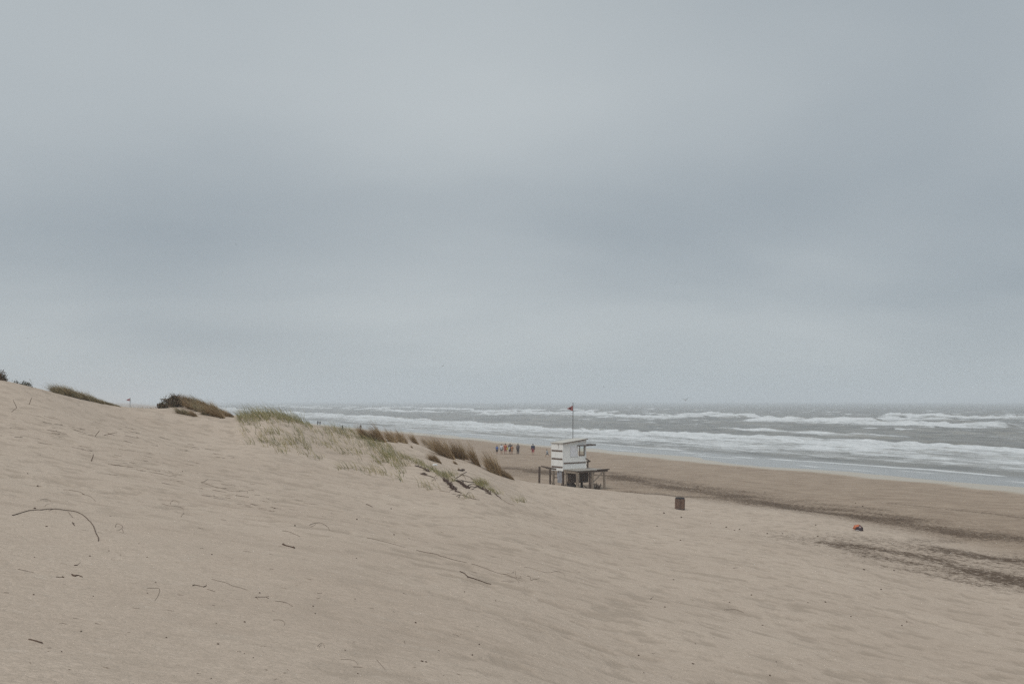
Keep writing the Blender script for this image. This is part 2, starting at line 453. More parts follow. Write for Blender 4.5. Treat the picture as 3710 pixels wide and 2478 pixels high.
# ------------------------------------------------------------------ sea
def sea_material():
    m, nt, b = newmat('sea_water')
    g = nd(nt, 'ShaderNodeNewGeometry'); P = g.outputs['Position']
    a = nd(nt, 'ShaderNodeAttribute'); a.attribute_name = 'foam'; foam = a.outputs['Fac']
    c_ = nd(nt, 'ShaderNodeAttribute'); c_.attribute_name = 'calm'; calm = c_.outputs['Fac']
    V = mapping(nt, P, (1, 1, 1), (0, 0, math.radians(-24)))
    n1 = noise(nt, mapping(nt, V, (.55, .16, .3)), 1, 6, .7, .8)
    n2 = noise(nt, mapping(nt, V, (1.6, .7, 1)), 1, 4, .65)
    br = mth(nt, 'ADD', mth(nt, 'MULTIPLY', n1, .75), mth(nt, 'MULTIPLY', n2, .35))
    f = mth(nt, 'ADD', foam, mth(nt, 'MULTIPLY', mth(nt, 'SUBTRACT', br, .55), 1.5))
    f = mr(nt, f, .36, .84)
    f = mth(nt, 'MULTIPLY', f, mr(nt, foam, .02, .16))
    murk = noise(nt, mapping(nt, V, (.05, .012, .1)), 1, 3)
    chop_shade = noise(nt, mapping(nt, V, (.30, .085, .2)), 1, 5, .65)
    wcol = mixc(nt, mr(nt, murk, .35, .65), (.225, .205, .170), (.160, .150, .130))
    wcol = mixc(nt, mr(nt, chop_shade, .42, .62, 0, .75), wcol, (.085, .080, .070))  # shaded wave fronts painted in as darker water
    wcol = mixc(nt, calm, wcol, (.23, .215, .195))
    fcol = mixc(nt, mr(nt, n2, .3, .7), (.69, .69, .68), (.48, .49, .49))
    lk(nt, mixc(nt, f, wcol, fcol), b.inputs['Base Color'])
    ro = mr(nt, calm, 0, 1, .32, .16)
    lk(nt, mth(nt, 'ADD', ro, mth(nt, 'MULTIPLY', f, .5), clamp=True), b.inputs['Roughness'])
    b.inputs['IOR'].default_value = 1.33
    h = noise(nt, mapping(nt, V, (1.1, .35, 1)), 1, 5, .6, .3)
    hh = mth(nt, 'ADD', mth(nt, 'MULTIPLY', h, .34), mth(nt, 'MULTIPLY', mth(nt, 'MULTIPLY', n2, f), .30))
    hh = mth(nt, 'MULTIPLY', hh, mr(nt, calm, 0, 1, 1, .12))
    bp = nd(nt, 'ShaderNodeBump'); bp.inputs['Strength'].default_value = 1.; bp.inputs['Distance'].default_value = 1.
    lk(nt, hh, bp.inputs['Height']); lk(nt, bp.outputs[0], b.inputs['Normal'])
    return m

def sea():
    an = np.radians(np.arange(-34, 76, .11))
    rr = np.concatenate([np.geomspace(55, 480, 430), np.geomspace(486, 3000, 210), np.geomspace(3080, 30000, 60)])
    R, P = np.meshgrid(rr, an, indexing='ij'); X = R * np.sin(P); Y = R * np.cos(P)
    s, t = shore_st(X, Y)
    far = 1 - sm(600, 2500, R)
    ph = fbm(s / 90, t / 50, 51, 3)
    A = sm(20, 80, t)
    Z = .32 * A * np.sin(2 * PI * t / 27 + 9 * ph) * (.5 + vn(s / 60, t / 60, 52))
    Z += .55 * sm(150, 320, t) * (fbm(s / 40, t / 13, 53, 2) - .5)
    Z += (.16 * sm(3, 25, t) + .30 * sm(30, 120, t)) * (fbm(s / 6.5, t / 2.8, 54, 4, .55) - .5)
    Z += 1.0 * sm(26, 110, t) * (fbm(s / 15, t / 6.5, 55, 3, .5) - .5)
    foam = np.zeros_like(X)
    # inner breaker: a bore running all along the beach
    tc = 52 + 12 * (fbm(s / 75, 0 * s, 61, 2) - .5) + 6 * (fbm(s / 16, 0 * s, 62, 3) - .5) + 3.4 * (fbm(s / 3.6, 0 * s, 68, 2) - .5)
    tend = 12 + 15 * (fbm(s / 34, 0 * s, 63, 3) - .5) + 7 * (fbm(s / 8, t / 20, 64, 2) - .5)
    u = t - tc
    hb = 1.15 * (.35 + .7 * vn(s / 22, 0 * s, 65) + .5 * vn(s / 3.5, 0 * s, 69))
    Z += hb * np.where(u > 0, np.exp(-(u / 5.5) ** 2), np.exp(np.minimum(u, 0) / 13.)) * sm(8, 24, t)
    k = np.clip((t - tend) / np.maximum(tc - tend, 1), 0, 1.5)
    body = (1 - sm(-.6, 1.6, u)) * sm(-.12, .20, k) * (.70 + .36 * k)
    body *= .78 + .5 * (fbm(s / 20, t / 3.2, 66, 3) - .5)
    foam = np.maximum(foam, body)
    Z += .22 * body * (fbm(s / 2.2, t / 1.6, 67, 3) - .45)
    # outer breakers: broken crests over the outer bar
    for kq, (t0, ln, thr, hgt) in enumerate(((165, 34, .48, .9), (200, 46, .38, 1.25), (262, 54, .42, 1.4), (330, 26, .60, 1.3), (420, 22, .66, 1.1), (92, 14, .64, .6))):
        tc = t0 + 34 * (fbm(s / 110, 0 * s + kq * 3.7, 71 + kq, 2) - .5) + 9 * (fbm(s / 22, 0 * s, 81 + kq, 3) - .5)
        M = sm(thr, thr + .10, fbm(s / 85 + kq * 13.1, 0 * s, 91 + kq, 2))
        u = t - tc
        Z += 1.45 * M * (.7 + .6 * vn(s / 6, 0 * s, 151 + kq)) * hgt * np.where(u > 0, np.exp(-(u / 6) ** 2), np.exp(np.minimum(u, 0) / 9.)) * far
        tail = np.exp(np.minimum(u, 0) / (ln * .55))
        b2 = M * (1 - sm(-.8, 2., u)) * tail ** .8 * (.80 + .65 * (fbm(s / 16, t / 3.5, 101 + kq, 3) - .42))
        foam = np.maximum(foam, np.clip(b2 * 1.15, 0, 1.1) * sm(.08, .3, tail))
    # drifting streaks, whitecaps
    stk = sm(.50, .70, fbm(s / 34, t / 4.2, 111, 4, .6)) * .50 * sm(16, 40, t) * (1 - sm(330, 460, t))
    foam = np.maximum(foam, stk)
    cap = sm(.66, .76, fbm(s / 22, t / 9, 121, 3, .6)) * .85 * sm(90, 160, t) * (1 - sm(2200, 3200, R))
    foam = np.maximum(foam, cap)
    # thin lines of the wash and the water's edge
    for q, (t0, wq, kk) in enumerate(((-1.2, .5, .62), (4.5, .9, .62), (8, 1.3, .62), (11.5, 1.6, .66))):
        e = t0 + 5 * (fbm(s / 30, 0 * s + q, 131 + q, 3) - .5)
        foam = np.maximum(foam, kk * np.exp(-((t - e) / wq) ** 2) * (.35 + .9 * sm(.35, .6, fbm(s / 14, 0 * s + q, 141 + q, 2))))
    Z += .015
    Z = Z * far + (1 - far) * Z * .35
    calm = 1 - sm(6, 19, t)
    # the water thins out over the sand at its edge
    return grid_obj('sea', X, Y, Z, t > -7, sea_material(), {'foam': np.clip(foam, 0, 1.1), 'calm': calm})
tag(sea(), kind='structure')

# ------------------------------------------------------------------ sky, sun, haze
SUN_EL, SUN_AZ = 52, -145      # azimuth from +y, clockwise, degrees
w = bpy.data.worlds.new('World'); S.world = w; w.use_nodes = True
nt = w.node_tree; bg = nt.nodes['Background']; out = nt.nodes['World Output']
sky = nd(nt, 'ShaderNodeTexSky', sky_type='NISHITA', sun_disc=False)
sky.sun_elevation = math.radians(SUN_EL); sky.sun_rotation = math.radians(SUN_AZ)
tc = nd(nt, 'ShaderNodeTexCoord'); D = tc.outputs['Generated']
sep = nd(nt, 'ShaderNodeSeparateXYZ'); lk(nt, D, sep.inputs[0])
zc = mth(nt, 'ADD', mth(nt, 'MAXIMUM', sep.outputs[2], 0.), .16)
cmb = nd(nt, 'ShaderNodeCombineXYZ')
lk(nt, mth(nt, 'DIVIDE', sep.outputs[0], zc), cmb.inputs[0]); lk(nt, mth(nt, 'DIVIDE', sep.outputs[1], zc), cmb.inputs[1])
cl = noise(nt, mapping(nt, cmb.outputs[0], (.55, .62, 1), (0, 0, .5)), 1.0, 4, .45, .3)
def blob(px, py, r0, r1, amt, sx=1.):
    x, z = ray(px, py); v = Vector((float(x), 1, float(z))).normalized()
    mp = nd(nt, 'ShaderNodeVectorMath', operation='SUBTRACT'); lk(nt, D, mp.inputs[0]); mp.inputs[1].default_value = v
    ml = nd(nt, 'ShaderNodeVectorMath', operation='MULTIPLY'); lk(nt, mp.outputs[0], ml.inputs[0]); ml.inputs[1].default_value = (sx, 1, 1)
    le = nd(nt, 'ShaderNodeVectorMath', operation='LENGTH'); lk(nt, ml.outputs[0], le.inputs[0])
    return mr(nt, le.outputs['Value'], r0, r1, amt, 0)
f = mr(nt, cl, .30, .70, .04, .50)
band = mr(nt, mth(nt, 'ABSOLUTE', mth(nt, 'SUBTRACT', mth(nt, 'ADD', sep.outputs[2], mth(nt, 'MULTIPLY', mth(nt, 'SUBTRACT', cl, .5), .10)), .158)), .0, .085, -.08, 0)
f = mth(nt, 'ADD', f, band)
for args in ((1750, 250, .0, .36, .34, .8), (1420, 1120, .0, .14, .26, .5), (2950, 1060, 0, .12, .12, .7), (3300, 880, 0, .20, -.30, .45), (2950, 1160, 0, .13, .16, .5), (350, 990, 0, .20, -.24, .5),
             (2100, 840, 0, .16, -.14, .5), (300, 1330, 0, .15, .22, .6), (3710, 200, 0, .3, -.12, .8)):
    f = mth(nt, 'ADD', f, blob(*args))
f = mth(nt, 'ADD', f, .14, clamp=True)
cc = mixc(nt, f, (.322, .370, .408), (.540, .582, .598))
hor = mr(nt, sep.outputs[2], .0, .07, .75, 0)
cc = mixc(nt, hor, cc, (.418, .473, .502))
zen = mr(nt, sep.outputs[2], .40, .95, 1., 2.1)
vm = nd(nt, 'ShaderNodeVectorMath', operation='SCALE'); lk(nt, cc, vm.inputs[0]); lk(nt, zen, vm.inputs['Scale'])
nsc = nd(nt, 'ShaderNodeVectorMath', operation='SCALE'); lk(nt, sky.outputs[0], nsc.inputs[0]); nsc.inputs['Scale'].default_value = .08
lk(nt, mixc(nt, .95, nsc.outputs[0], vm.outputs[0]), bg.inputs['Color']); bg.inputs['Strength'].default_value = 1.

sl = bpy.data.lights.new('sun', 'SUN'); sl.energy = 1.33; sl.angle = math.radians(22); sl.color = (1, .95, .89)
so = bpy.data.objects.new('sun', sl); COL.objects.link(so); so.location = (-40, -40, 60)
az, el = math.radians(SUN_AZ), math.radians(SUN_EL)
sd = Vector((math.sin(az) * math.cos(el), math.cos(az) * math.cos(el), math.sin(el)))
so.rotation_euler = sd.to_track_quat('Z', 'Y').to_euler()

HAZE = 1
if HAZE:
    m, nt_, b_ = newmat('haze'); nt_.nodes.remove(b_)
    pv = nd(nt_, 'ShaderNodeVolumePrincipled'); pv.inputs['Color'].default_value = (.91, .955, 1, 1)
    pv.inputs['Density'].default_value = .00048; pv.inputs['Anisotropy'].default_value = .0
    lk(nt_, pv.outputs[0], nt_.nodes['Material Output'].inputs['Volume']); m.cycles.homogeneous_volume = True
    b = MB(); b.box((-31000, -31000, -9.2), (31000, 31000, 46)); tag(b.build('haze', m), kind='stuff')

S.view_settings.view_transform = 'Standard'; S.view_settings.look = 'None'; S.view_settings.gamma = 1; S.view_settings.exposure = 0
S.cycles.use_denoising = False; S.cycles.use_adaptive_sampling = False; S.cycles.sample_clamp_indirect = 3; S.cycles.sample_clamp_direct = 6; S.cycles.max_bounces = 6; S.cycles.volume_bounces = 2

#PART2
# ------------------------------------------------------------------ marram grass
MG = attr_mat('grass_blade', .75)
def blade(mb, base, L, az, tilt, bend, w, tone, seg=4, lean=(-1, 0)):
    """one blade: a tapering strip that starts along tilt and bends over with the wind (towards -x)"""
    p = Vector(base); d = Vector((math.sin(tilt) * math.cos(az), math.sin(tilt) * math.sin(az), math.cos(tilt)))
    a = random.uniform(0, PI); sd = Vector((math.cos(a), math.sin(a), 0)) * (w / 2)
    vs = []; st = L / seg
    for i in range(seg + 1):
        k = 1 - .85 * i / seg
        vs += [p - sd * k, p + sd * k]
        d = (d + Vector((lean[0] * bend, lean[1] * bend, -.35 * bend)) * (.25 + .4 * i / seg)).normalized()
        p = p + d * st
    mb.add(vs, [(2 * i, 2 * i + 1, 2 * i + 3, 2 * i + 2) for i in range(seg)], tone)
def tone_of(kind):
    r = random.random()
    if kind == 'brown': c = ((.26, .165, .088), (.37, .25, .135), (.18, .112, .066), (.28, .205, .105))[int(r * 4)]
    elif kind == 'olive': c = ((.165, .145, .078), (.26, .185, .105), (.130, .112, .064), (.33, .245, .14))[int(r * 4)]
    else: c = ((.165, .165, .070), (.29, .245, .105), (.115, .130, .060), (.35, .285, .135))[int(r * 4)]
    k = random.uniform(.8, 1.2)
    return tuple(x * k for x in c)
def tuft_mesh(kind, n, rx, ry, wide=.019, bend=.30):
    mb = MB()
    for _ in range(n):
        a = random.uniform(0, 2 * PI); q = math.sqrt(random.random())
        x, y = rx * q * math.cos(a), ry * q * math.sin(a)
        L = (random.uniform(.45, .9) if random.random() < .78 else random.uniform(.9, 1.35)) * (1 - .25 * q)
        blade(mb, (x, y, -.06), L, PI + random.gauss(0, .5), max(.02, random.gauss(.58, .17) + .25 * x / rx), bend * random.uniform(.4, 1.3), wide * random.uniform(.6, 1.2), tone_of(kind))
    o = mb.build('marram_tuft', MG); COL.objects.unlink(o)
    return o.data
TUFT = {k: [tuft_mesh(k, n, *r) for r in (((.15, .34), (.19, .34), (.13, .30)) if k == 'brown' else ((.34, .36), (.42, .36), (.27, .34)))] for k, n in (('brown', 620), ('olive', 620), ('green', 200))}
def tuft(px, py, hpx, kind, label, group, wid=1., dback=0.):
    p = hit1(px, py); d = p.y
    if dback:
        p.x *= (d + dback) / d; p.y += dback; p.z = float(height(p.x, p.y))
    o = bpy.data.objects.new('marram_tuft', random.choice(TUFT[kind])); COL.objects.link(o)
    sc = hpx / F * p.y / .66
    o.location = p; o.rotation_euler = (0, 0, random.uniform(-.45, .45)); o.scale = (sc * wid, sc * random.uniform(.9, 1.2), sc)
    return tag(o, label, 'grass', group)
def ordn(i): return ('leftmost', 'second from left', 'third from left', 'fourth from left', 'fifth from left', 'sixth from left', 'seventh from left', 'eighth from left')[i]

G1 = 'brown marram tufts beyond the green grass hump'
for i, (x, y, h) in enumerate(((1333, 1590, 46), (1358, 1594, 32), (1390, 1600, 58), (1428, 1603, 48), (1464, 1605, 46))):
    tuft(x, y, h, 'brown', f'brown marram tuft, {ordn(i)} of the row behind the green grass hump', G1, 1.05)
for (x, y, h, lab) in ((1512, 1609, 36, 'brown marram tuft standing alone on bare sand left of the tall brown clumps'),
                       (1546, 1612, 26, 'small sparse brown tuft beside the lone brown marram tuft'),
                       (1495, 1623, 9, 'very low flattened brown tuft on bare sand below the lone tuft')):
    tuft(x, y, h, 'brown', lab, G1)
G2 = 'tall brown marram tufts on the dune shoulder left of the hut'
for i, (x, y, h, w_) in enumerate(((1585, 1640, 52, 1.1), (1612, 1652, 66, 1.), (1640, 1662, 58, 1.), (1668, 1662, 66, .9), (1692, 1664, 58, .9), (1733, 1686, 72, .8), (1790, 1714, 74, .75), (1812, 1722, 66, .8))):
    tuft(x, y, h * random.uniform(.92, 1.15), 'brown', f'tall leaning brown tuft, {ordn(i)} of the high clumps left of the hut', G2, w_ * .95)
for (x, y, h, lab) in ((1590, 1676, 34, 'low spreading brown tuft under the leftmost tall clump, nearest the sand hollow'),
                       (1574, 1672, 26, 'wispy brown tuft at the upper edge of the bare sand hollow'),
                       (1838, 1730, 40, 'short brown tuft, second from right, on the dune shoulder end'),
                       (1857, 1737, 26, 'shortest brown tuft at the right tip of the dune shoulder'),
                       (1655, 1682, 14, 'tiny brown tuft alone on bare sand below the tall clumps'),
                       (1668, 1705, 9, 'dark dead stub of a tuft in the bare sand left of the raised stick')):
    tuft(x, y, h, 'brown', lab, G2, 1.25)
G3 = 'olive marram tufts on the far left dune crest'
for i in range(15):
    k = i / 14; x = 214 + 150 * k
    top = np.interp(x, [205, 225, 240, 262, 285, 300, 330, 365], [16, 26, 30, 32, 26, 24, 24, 20])
    tuft(x, 1419 + (x - 203) * .233 + 5, top * 1.2 * random.uniform(.8, 1.2), 'olive', 'olive brown marram tuft in the dense strip along the far left dune crest', G3, 1.5)
for i in range(8):
    x = 372 + 9 * i
    tuft(x, 1459 + (x - 372) * .19 + 3, 18 - 1.7 * i, 'olive', 'low olive tuft where the far left grass strip thins out towards the flag', G3, 1.5)
tuft(206, 1425, 15, 'olive', 'pale thin tuft at the upper left end of the far left grass strip', G3, 1.3)
G4 = 'olive brown marram tufts on the mound beside the dark shrub'
m4 = [(652, 1470, 24), (668, 1466, 28), (684, 1463, 30), (700, 1464, 30), (716, 1467, 28), (732, 1472, 28), (748, 1478, 28), (764, 1484, 27), (780, 1490, 26), (797, 1496, 26), (700, 1480, 24), (716, 1484, 24), (734, 1490, 26), (752, 1498, 26), (770, 1503, 28), (788, 1508, 28), (806, 1511, 27)]
for x, y, h in m4: tuft(x, y + 2, h * 1.3 * random.uniform(.8, 1.2), random.choice(('olive', 'olive', 'brown')), 'olive brown marram tuft in the dense grass covering the mound right of the dark shrub', G4, 1.35)
for x, y, h, lab in ((662, 1500, 24, 'olive brown tuft at the lower left foot of the grassy mound'), (686, 1504, 24, 'olive brown tuft low on the near face of the mound, second from left'),
                     (710, 1508, 22, 'reddish brown tuft at the bottom of the near face of the mound'), (828, 1510, 26, 'small tuft at the right foot of the mound, next to the last one'),
                     (844, 1511, 19, 'last small tuft at the right foot of the mound, against the surf')):
    tuft(x, y, h, 'olive' if 'olive' in lab else 'brown', lab, G4, 1.4)

def grass_patch(name, label, pts, kind, Lr, wide, bend):
    """loose ground cover: many single blades growing out of the sand"""
    mb = MB(); P = hit([p[0] for p in pts], [p[1] for p in pts])
    for (x, y, z) in P:
        if y > 75: continue
        for _ in range(random.choice((1, 2, 2, 3))):
            bx, by = x + random.gauss(0, .07), y + random.gauss(0, .07)
            blade(mb, (bx, by, float(height(bx, by)) - .04), random.uniform(*Lr), PI + random.gauss(0, 1.1), abs(random.gauss(.3, .22)), bend * random.uniform(.4, 1.3), wide * random.uniform(.7, 1.2), tone_of(kind))
    return tag(mb.build(name, MG), label, None, None, 'stuff')
def inpoly(n, poly, dens=None):
    xs = [p[0] for p in poly]; ys = [p[1] for p in poly]; out = []
    while len(out) < n:
        x, y = random.uniform(min(xs), max(xs)), random.uniform(min(ys), max(ys)); c = False
        for (x1, y1), (x2, y2) in zip(poly, poly[1:] + poly[:1]):
            if (y1 > y) != (y2 > y) and x < (x2 - x1) * (y - y1) / (y2 - y1) + x1: c = not c
        if c and (dens is None or random.random() < dens(x, y)): out.append((x, y))
    return out
hump = [(862, 1512), (905, 1492), (960, 1490), (1050, 1503), (1130, 1528), (1200, 1546), (1300, 1567), (1330, 1585), (1420, 1650), (1490, 1690), (1400, 1692), (1300, 1665), (1180, 1632), (1060, 1640), (960, 1620), (870, 1580)]
def dens(x, y):
    c = float(vn(x / 26., y / 9., 201)); top = np.interp(x, [860, 950, 1050, 1200, 1300, 1400, 1490], [1510, 1490, 1502, 1546, 1566, 1630, 1690])
    k = max(0, 1 - (y - top) / 55.)
    return min(1, (.10 + .9 * max(0, (c - .42) * 2.4)) * (.42 + .58 * k) + .75 * k ** 2.0)
pts = inpoly(1450, hump, dens) + inpoly(330, [(862, 1512), (940, 1490), (1050, 1500), (1130, 1528), (1120, 1545), (1000, 1522), (870, 1535)])
pts = [p for p in pts if not (1132 < p[0] < 1178 and p[1] < 1562)]
pts += inpoly(110, [(1250, 1690), (1420, 1650), (1480, 1720), (1390, 1745), (1270, 1710)], dens)
for (cx, cy) in ((1020, 1640), (1105, 1648), (1160, 1662), (960, 1602), (1330, 1705), (1372, 1716), (1246, 1700), (905, 1610), (1455, 1738), (1545, 1766), (1560, 1772)):
    pts += [(random.gauss(cx, 12), random.gauss(cy, 3)) for _ in range(9)]
grass_patch('dune_grass', 'sparse green and straw dune grass covering the sandy hump', pts, 'green', (.4, .85), .021, .95)
pts = [(random.uniform(880, 1110), 0) for _ in range(75)]; pts = [(x, np.interp(x, [880, 950, 1050, 1110], [1506, 1499, 1516, 1530]) + random.uniform(0, 9)) for x, _ in pts]
grass_patch('crest_grass', 'long wiry green grass stalks arching over the top of the sandy hump', pts, 'green', (.8, 1.25), .02, .75)
pts = []
spine = [(1330, 1582), (1400, 1618), (1440, 1650), (1500, 1672), (1560, 1700), (1600, 1722), (1650, 1746)]
for i in range(430):
    k = random.random() * (len(spine) - 1); a = int(k); q = k - a
    pts.append((spine[a][0] * (1 - q) + spine[a + 1][0] * q + random.gauss(0, 7), spine[a][1] * (1 - q) + spine[a + 1][1] * q + random.gauss(0, 3.5)))
pts += [(random.gauss(1752, 13), random.gauss(1756 , 5)) for _ in range(90)] + [(1720 + 75 * k + random.gauss(0, 4), 1752 + 34 * k + random.gauss(0, 3)) for k in np.random.default_rng(4).random(70)]
pts += [(random.gauss(1812, 12), 1790 + random.gauss(0, 2)) for _ in range(16)] + [(random.gauss(1888, 12), 1818 + random.gauss(0, 3)) for _ in range(26)] + [(random.gauss(1632, 16), 1724 + random.gauss(0, 3)) for _ in range(46)]
pts += [(random.gauss(1700, 16), 1806 + random.gauss(0, 2)) for _ in range(14)]
grass_patch('creeping_grass', 'yellow green grass creeping along the narrow sand ridge', pts, 'green', (.3, .62), .019, .9)
pts = [(random.uniform(150, 230), 1408 + random.uniform(2, 8)) for _ in range(10)] + [(random.uniform(400, 560), np.interp(random.uniform(400, 560), [400, 560], [1465, 1480])) for _ in range(1)]
for _ in range(60):
    x = random.uniform(400, 560); pts.append((x, np.interp(x, [400, 422, 500, 563], [1463, 1469.5, 1479, 1481]) + random.uniform(0, 1.5)))
grass_patch('saddle_grass', 'short grass blades along the low sand saddle under the distant flag', pts, 'olive', (.12, .3), .012, .6)

# ------------------------------------------------------------------ shrubs
MWOOD_DK = rough_mat('dark_branch', (.060, .040, .028), (.115, .082, .058), 30, .9, (1, 1, 1), .4)
def shrub(name, loc, rx, rz, n, tones, label, group=None):
    root = empty(name, loc, 0, label, 'shrub', group)
    st = MB(); lf = MB()
    for _ in range(26):
        a = random.uniform(0, 2 * PI); q = random.random()
        tip = Vector((rx * .85 * q * math.cos(a), rx * .55 * q * math.sin(a), rz * (1 - .5 * q * q) * random.uniform(.75, 1.05)))
        mid = tip * .5 + Vector((random.gauss(0, .06), random.gauss(0, .06), .06))
        b0 = Vector((tip.x * .3, tip.y * .3, -.15))
        st.tube([b0, mid, tip], [.022, .014, .006], 5)
        for _ in range(n // 26):
            f = random.uniform(.25, 1.08); c = b0.lerp(tip, f) + Vector([random.gauss(0, .11 * rx), random.gauss(0, .09 * rx), random.gauss(0, .07 * rz + .03)])
            if c.z < 0: c.z = abs(c.z) * .4
            s = random.uniform(.03, .06); u = Vector([random.gauss(0, 1) for _ in range(3)]).normalized(); v = u.cross(Vector([random.gauss(0, 1) for _ in range(3)])).normalized()
            t = random.choice(tones); k = random.uniform(.75, 1.25)
            lf.add([c - u * s, c + v * s * .55, c + u * s, c - v * s * .55], [(0, 1, 2, 3)], tuple(x * k for x in t))
    st.build('stem', MWOOD_DK, root); lf.build('foliage', MG, root)
    return root
DKT = [(.100, .066, .044), (.135, .080, .056), (.085, .080, .045), (.160, .105, .070)]
p = hit1(628, 1474); shrub('shrub', p, .95, .62, 3600, DKT, 'dark reddish brown shrub left of the grassy mound')
p = hit1(585, 1479); shrub('shrub', p, .62, .26, 900, DKT + [(.10, .10, .05)], 'low trailing shrub at the left foot of the dark shrub')
def behind(px, py, d): x, y, z = at(px, py, d); return x, y
x, y = behind(-2, 1372, 58); shrub('shrub', (x, y, float(height(x, y))), .7, at(0, 1357, 58)[2] - float(height(x, y)), 6500, DKT, 'dark shrub cut off by the left edge of the picture')
x, y = behind(66, 1390, 62); shrub('shrub', (x, y, float(height(x, y))), .75, at(0, 1393, 62)[2] - float(height(x, y)), 7000, [(.09, .085, .06), (.075, .07, .05)], 'small grey green shrub top over the bare crest, left of two')
x, y = behind(92, 1396, 62); shrub('shrub', (x, y, float(height(x, y))), 1.0, at(0, 1398, 62)[2] - float(height(x, y)), 8000, [(.09, .085, .06), (.075, .07, .05)], 'wide grey green shrub top over the bare crest, right of two')

# ------------------------------------------------------------------ lifeguard hut
MWHITE = None
def white_boards():
    m, nt, b = newmat('white_painted_board')
    tc = nd(nt, 'ShaderNodeTexCoord'); g = nd(nt, 'ShaderNodeNewGeometry')
    n = noise(nt, mapping(nt, tc.outputs['Object'], (14, 14, .8)), 1, 5, .7)
    n2 = noise(nt, mapping(nt, tc.outputs['Object'], (3, 3, 2)), 1, 4, .6)
    c = mixc(nt, mr(nt, n, .45, .8, 0, .5), (.80, .80, .78), (.60, .585, .55))
    c = mixc(nt, mr(nt, n2, .56, .74, 0, .42), c, (.46, .39, .32))
    lk(nt, c, b.inputs['Base Color']); b.inputs['Roughness'].default_value = .6
    bp = nd(nt, 'ShaderNodeBump'); bp.inputs['Strength'].default_value = .3; bp.inputs['Distance'].default_value = .004
    lk(nt, n, bp.inputs['Height']); lk(nt, bp.outputs[0], b.inputs['Normal'])
    return m
MWHITE = white_boards()
MPANEL = rough_mat('pale_panel', (.74, .74, .76), (.66, .66, .69), 6, .6)
MBATTEN = rough_mat('brown_batten', (.105, .070, .055), (.155, .110, .088), 9, .8, (1, 1, 3), .4)
MTIMBER = rough_mat('weathered_timber', (.175, .138, .108), (.30, .25, .20), 7, .92, (3, 3, .6), .6, .01)
MTIMBERD = rough_mat('dark_timber', (.070, .050, .040), (.125, .092, .074), 8, .92, (2, 2, 1), .5, .008)
MDECK = rough_mat('grey_decking', (.25, .225, .195), (.34, .31, .275), 6, .9, (1, 6, 1), .4, .006)
MROOF = rough_mat('weathered_roof_sheet', (.40, .375, .33), (.49, .465, .42), 3, .85, (1, 4, 1), .3, .006)
MBOX = rough_mat('stained_panel', (.105, .075, .062), (.145, .108, .090), 4, .9, (1, 1, 2), .3)
MGREYB = rough_mat('grey_mottled_board', (.20, .205, .225), (.33, .33, .35), 5, .85, (1, 1, 1.4), .4)
MGLASS = None
m, nt, b = newmat('window_glass'); b.inputs['Base Color'].default_value = (.85, .9, .9, 1); b.inputs['Roughness'].default_value = .06
b.inputs['Transmission Weight'].default_value = 1; b.inputs['IOR'].default_value = 1.05; MGLASS = m

hx, hy, hz = at(2040, 1700, 92)
gz = float(height(hx, hy)); D0 = hz - gz                     # deck height above the sand
YAW = math.atan2(.564, .827)
hut = empty('lifeguard_hut', (hx, hy, gz), YAW, 'white boarded lifeguard hut on wooden stilts with slanting roof', 'hut')
WX, WY = 2.66, 1.70
def top(X): return D0 + 2.37 + .31 * X / WX
def boards(axis, n, z0, ztop, hole=None, thick=.035, off=0.):
    mb = MB(); L = WX if axis == 'x' else WY; st = L / n
    for i in range(n):
        a, c = i * st + .003, (i + 1) * st - .003; mid = (a + c) / 2; o = off + random.uniform(-.003, .003)
        spans = [(z0, ztop(mid))]
        if hole and a < hole[1] - .01 and c > hole[0] + .01: spans = [(z0, D0 + hole[2]), (D0 + hole[3], ztop(mid))]
        for q0, q1 in spans:
            if axis == 'x': mb.box((a, o, q0), (c, o + thick, q1))
            else: mb.box((o, a, q0), (o + thick, c, q1))
    return mb
WIN = (1.80, 2.47, 1.20, 2.06)
boards('x', 24, D0 + .004, top, WIN).build('front_wall', MWHITE, hut)
boards('y', 15, D0 - .17, lambda Y: D0 + 2.37, None, .035, -.036).build('side_wall', MWHITE, hut)
boards('x', 22, D0 + .004, top, None, .035, WY - .036).build('back_wall', MWHITE, hut)
boards('y', 15, D0 + .004, lambda Y: D0 + 2.66, (.22, 1.5, 1.12, 2.06), .035, WX - .036).build('sea_wall', MWHITE, hut)
for (X, Y, z1) in ((-.045, -.03, 2.36), (WX - .03, -.034, 2.66), (-.048, WY - .02, 2.36)):
    mb = MB(); mb.box((X, Y, D0 - (.17 if X < 0 else -.01)), (X + .07, Y + .07, D0 + z1)); mb.build('corner_trim', MWHITE, hut)
def batten(name, a, c): q = MB(); q.box(a, c, .004); return q.build(name, MBATTEN, hut)
for z in (1.60, .86, .11): batten('batten', (-.062, .02, D0 + z), (-.037, WY - .02, D0 + z + .135))
batten('batten', (.03, -.03, D0 + .50), (WX + .03, -.004, D0 + .61))
q = MB(); q.box((-.10, .62, D0 + 2.22), (-.037, .68, D0 + 2.27)); q.box((-.05, .60, D0 + 1.86), (-.037, .625, D0 + 2.25)); q.build('hook', MBATTEN, hut)
q = MB()
ov = .14; th = .045
z0, z1 = top(-ov) + .015, top(WX + ov) + .015
vs = [(-ov, -ov, z0), (WX + ov, -ov, z1), (WX + ov, WY + ov, z1), (-ov, WY + ov, z0)]
vs += [(x, y, z + th) for x, y, z in vs]
q.add(vs, [(3, 2, 1, 0), (4, 5, 6, 7), (0, 1, 5, 4), (1, 2, 6, 5), (2, 3, 7, 6), (3, 0, 4, 7)]); roof = q.build('roof', MROOF, hut)
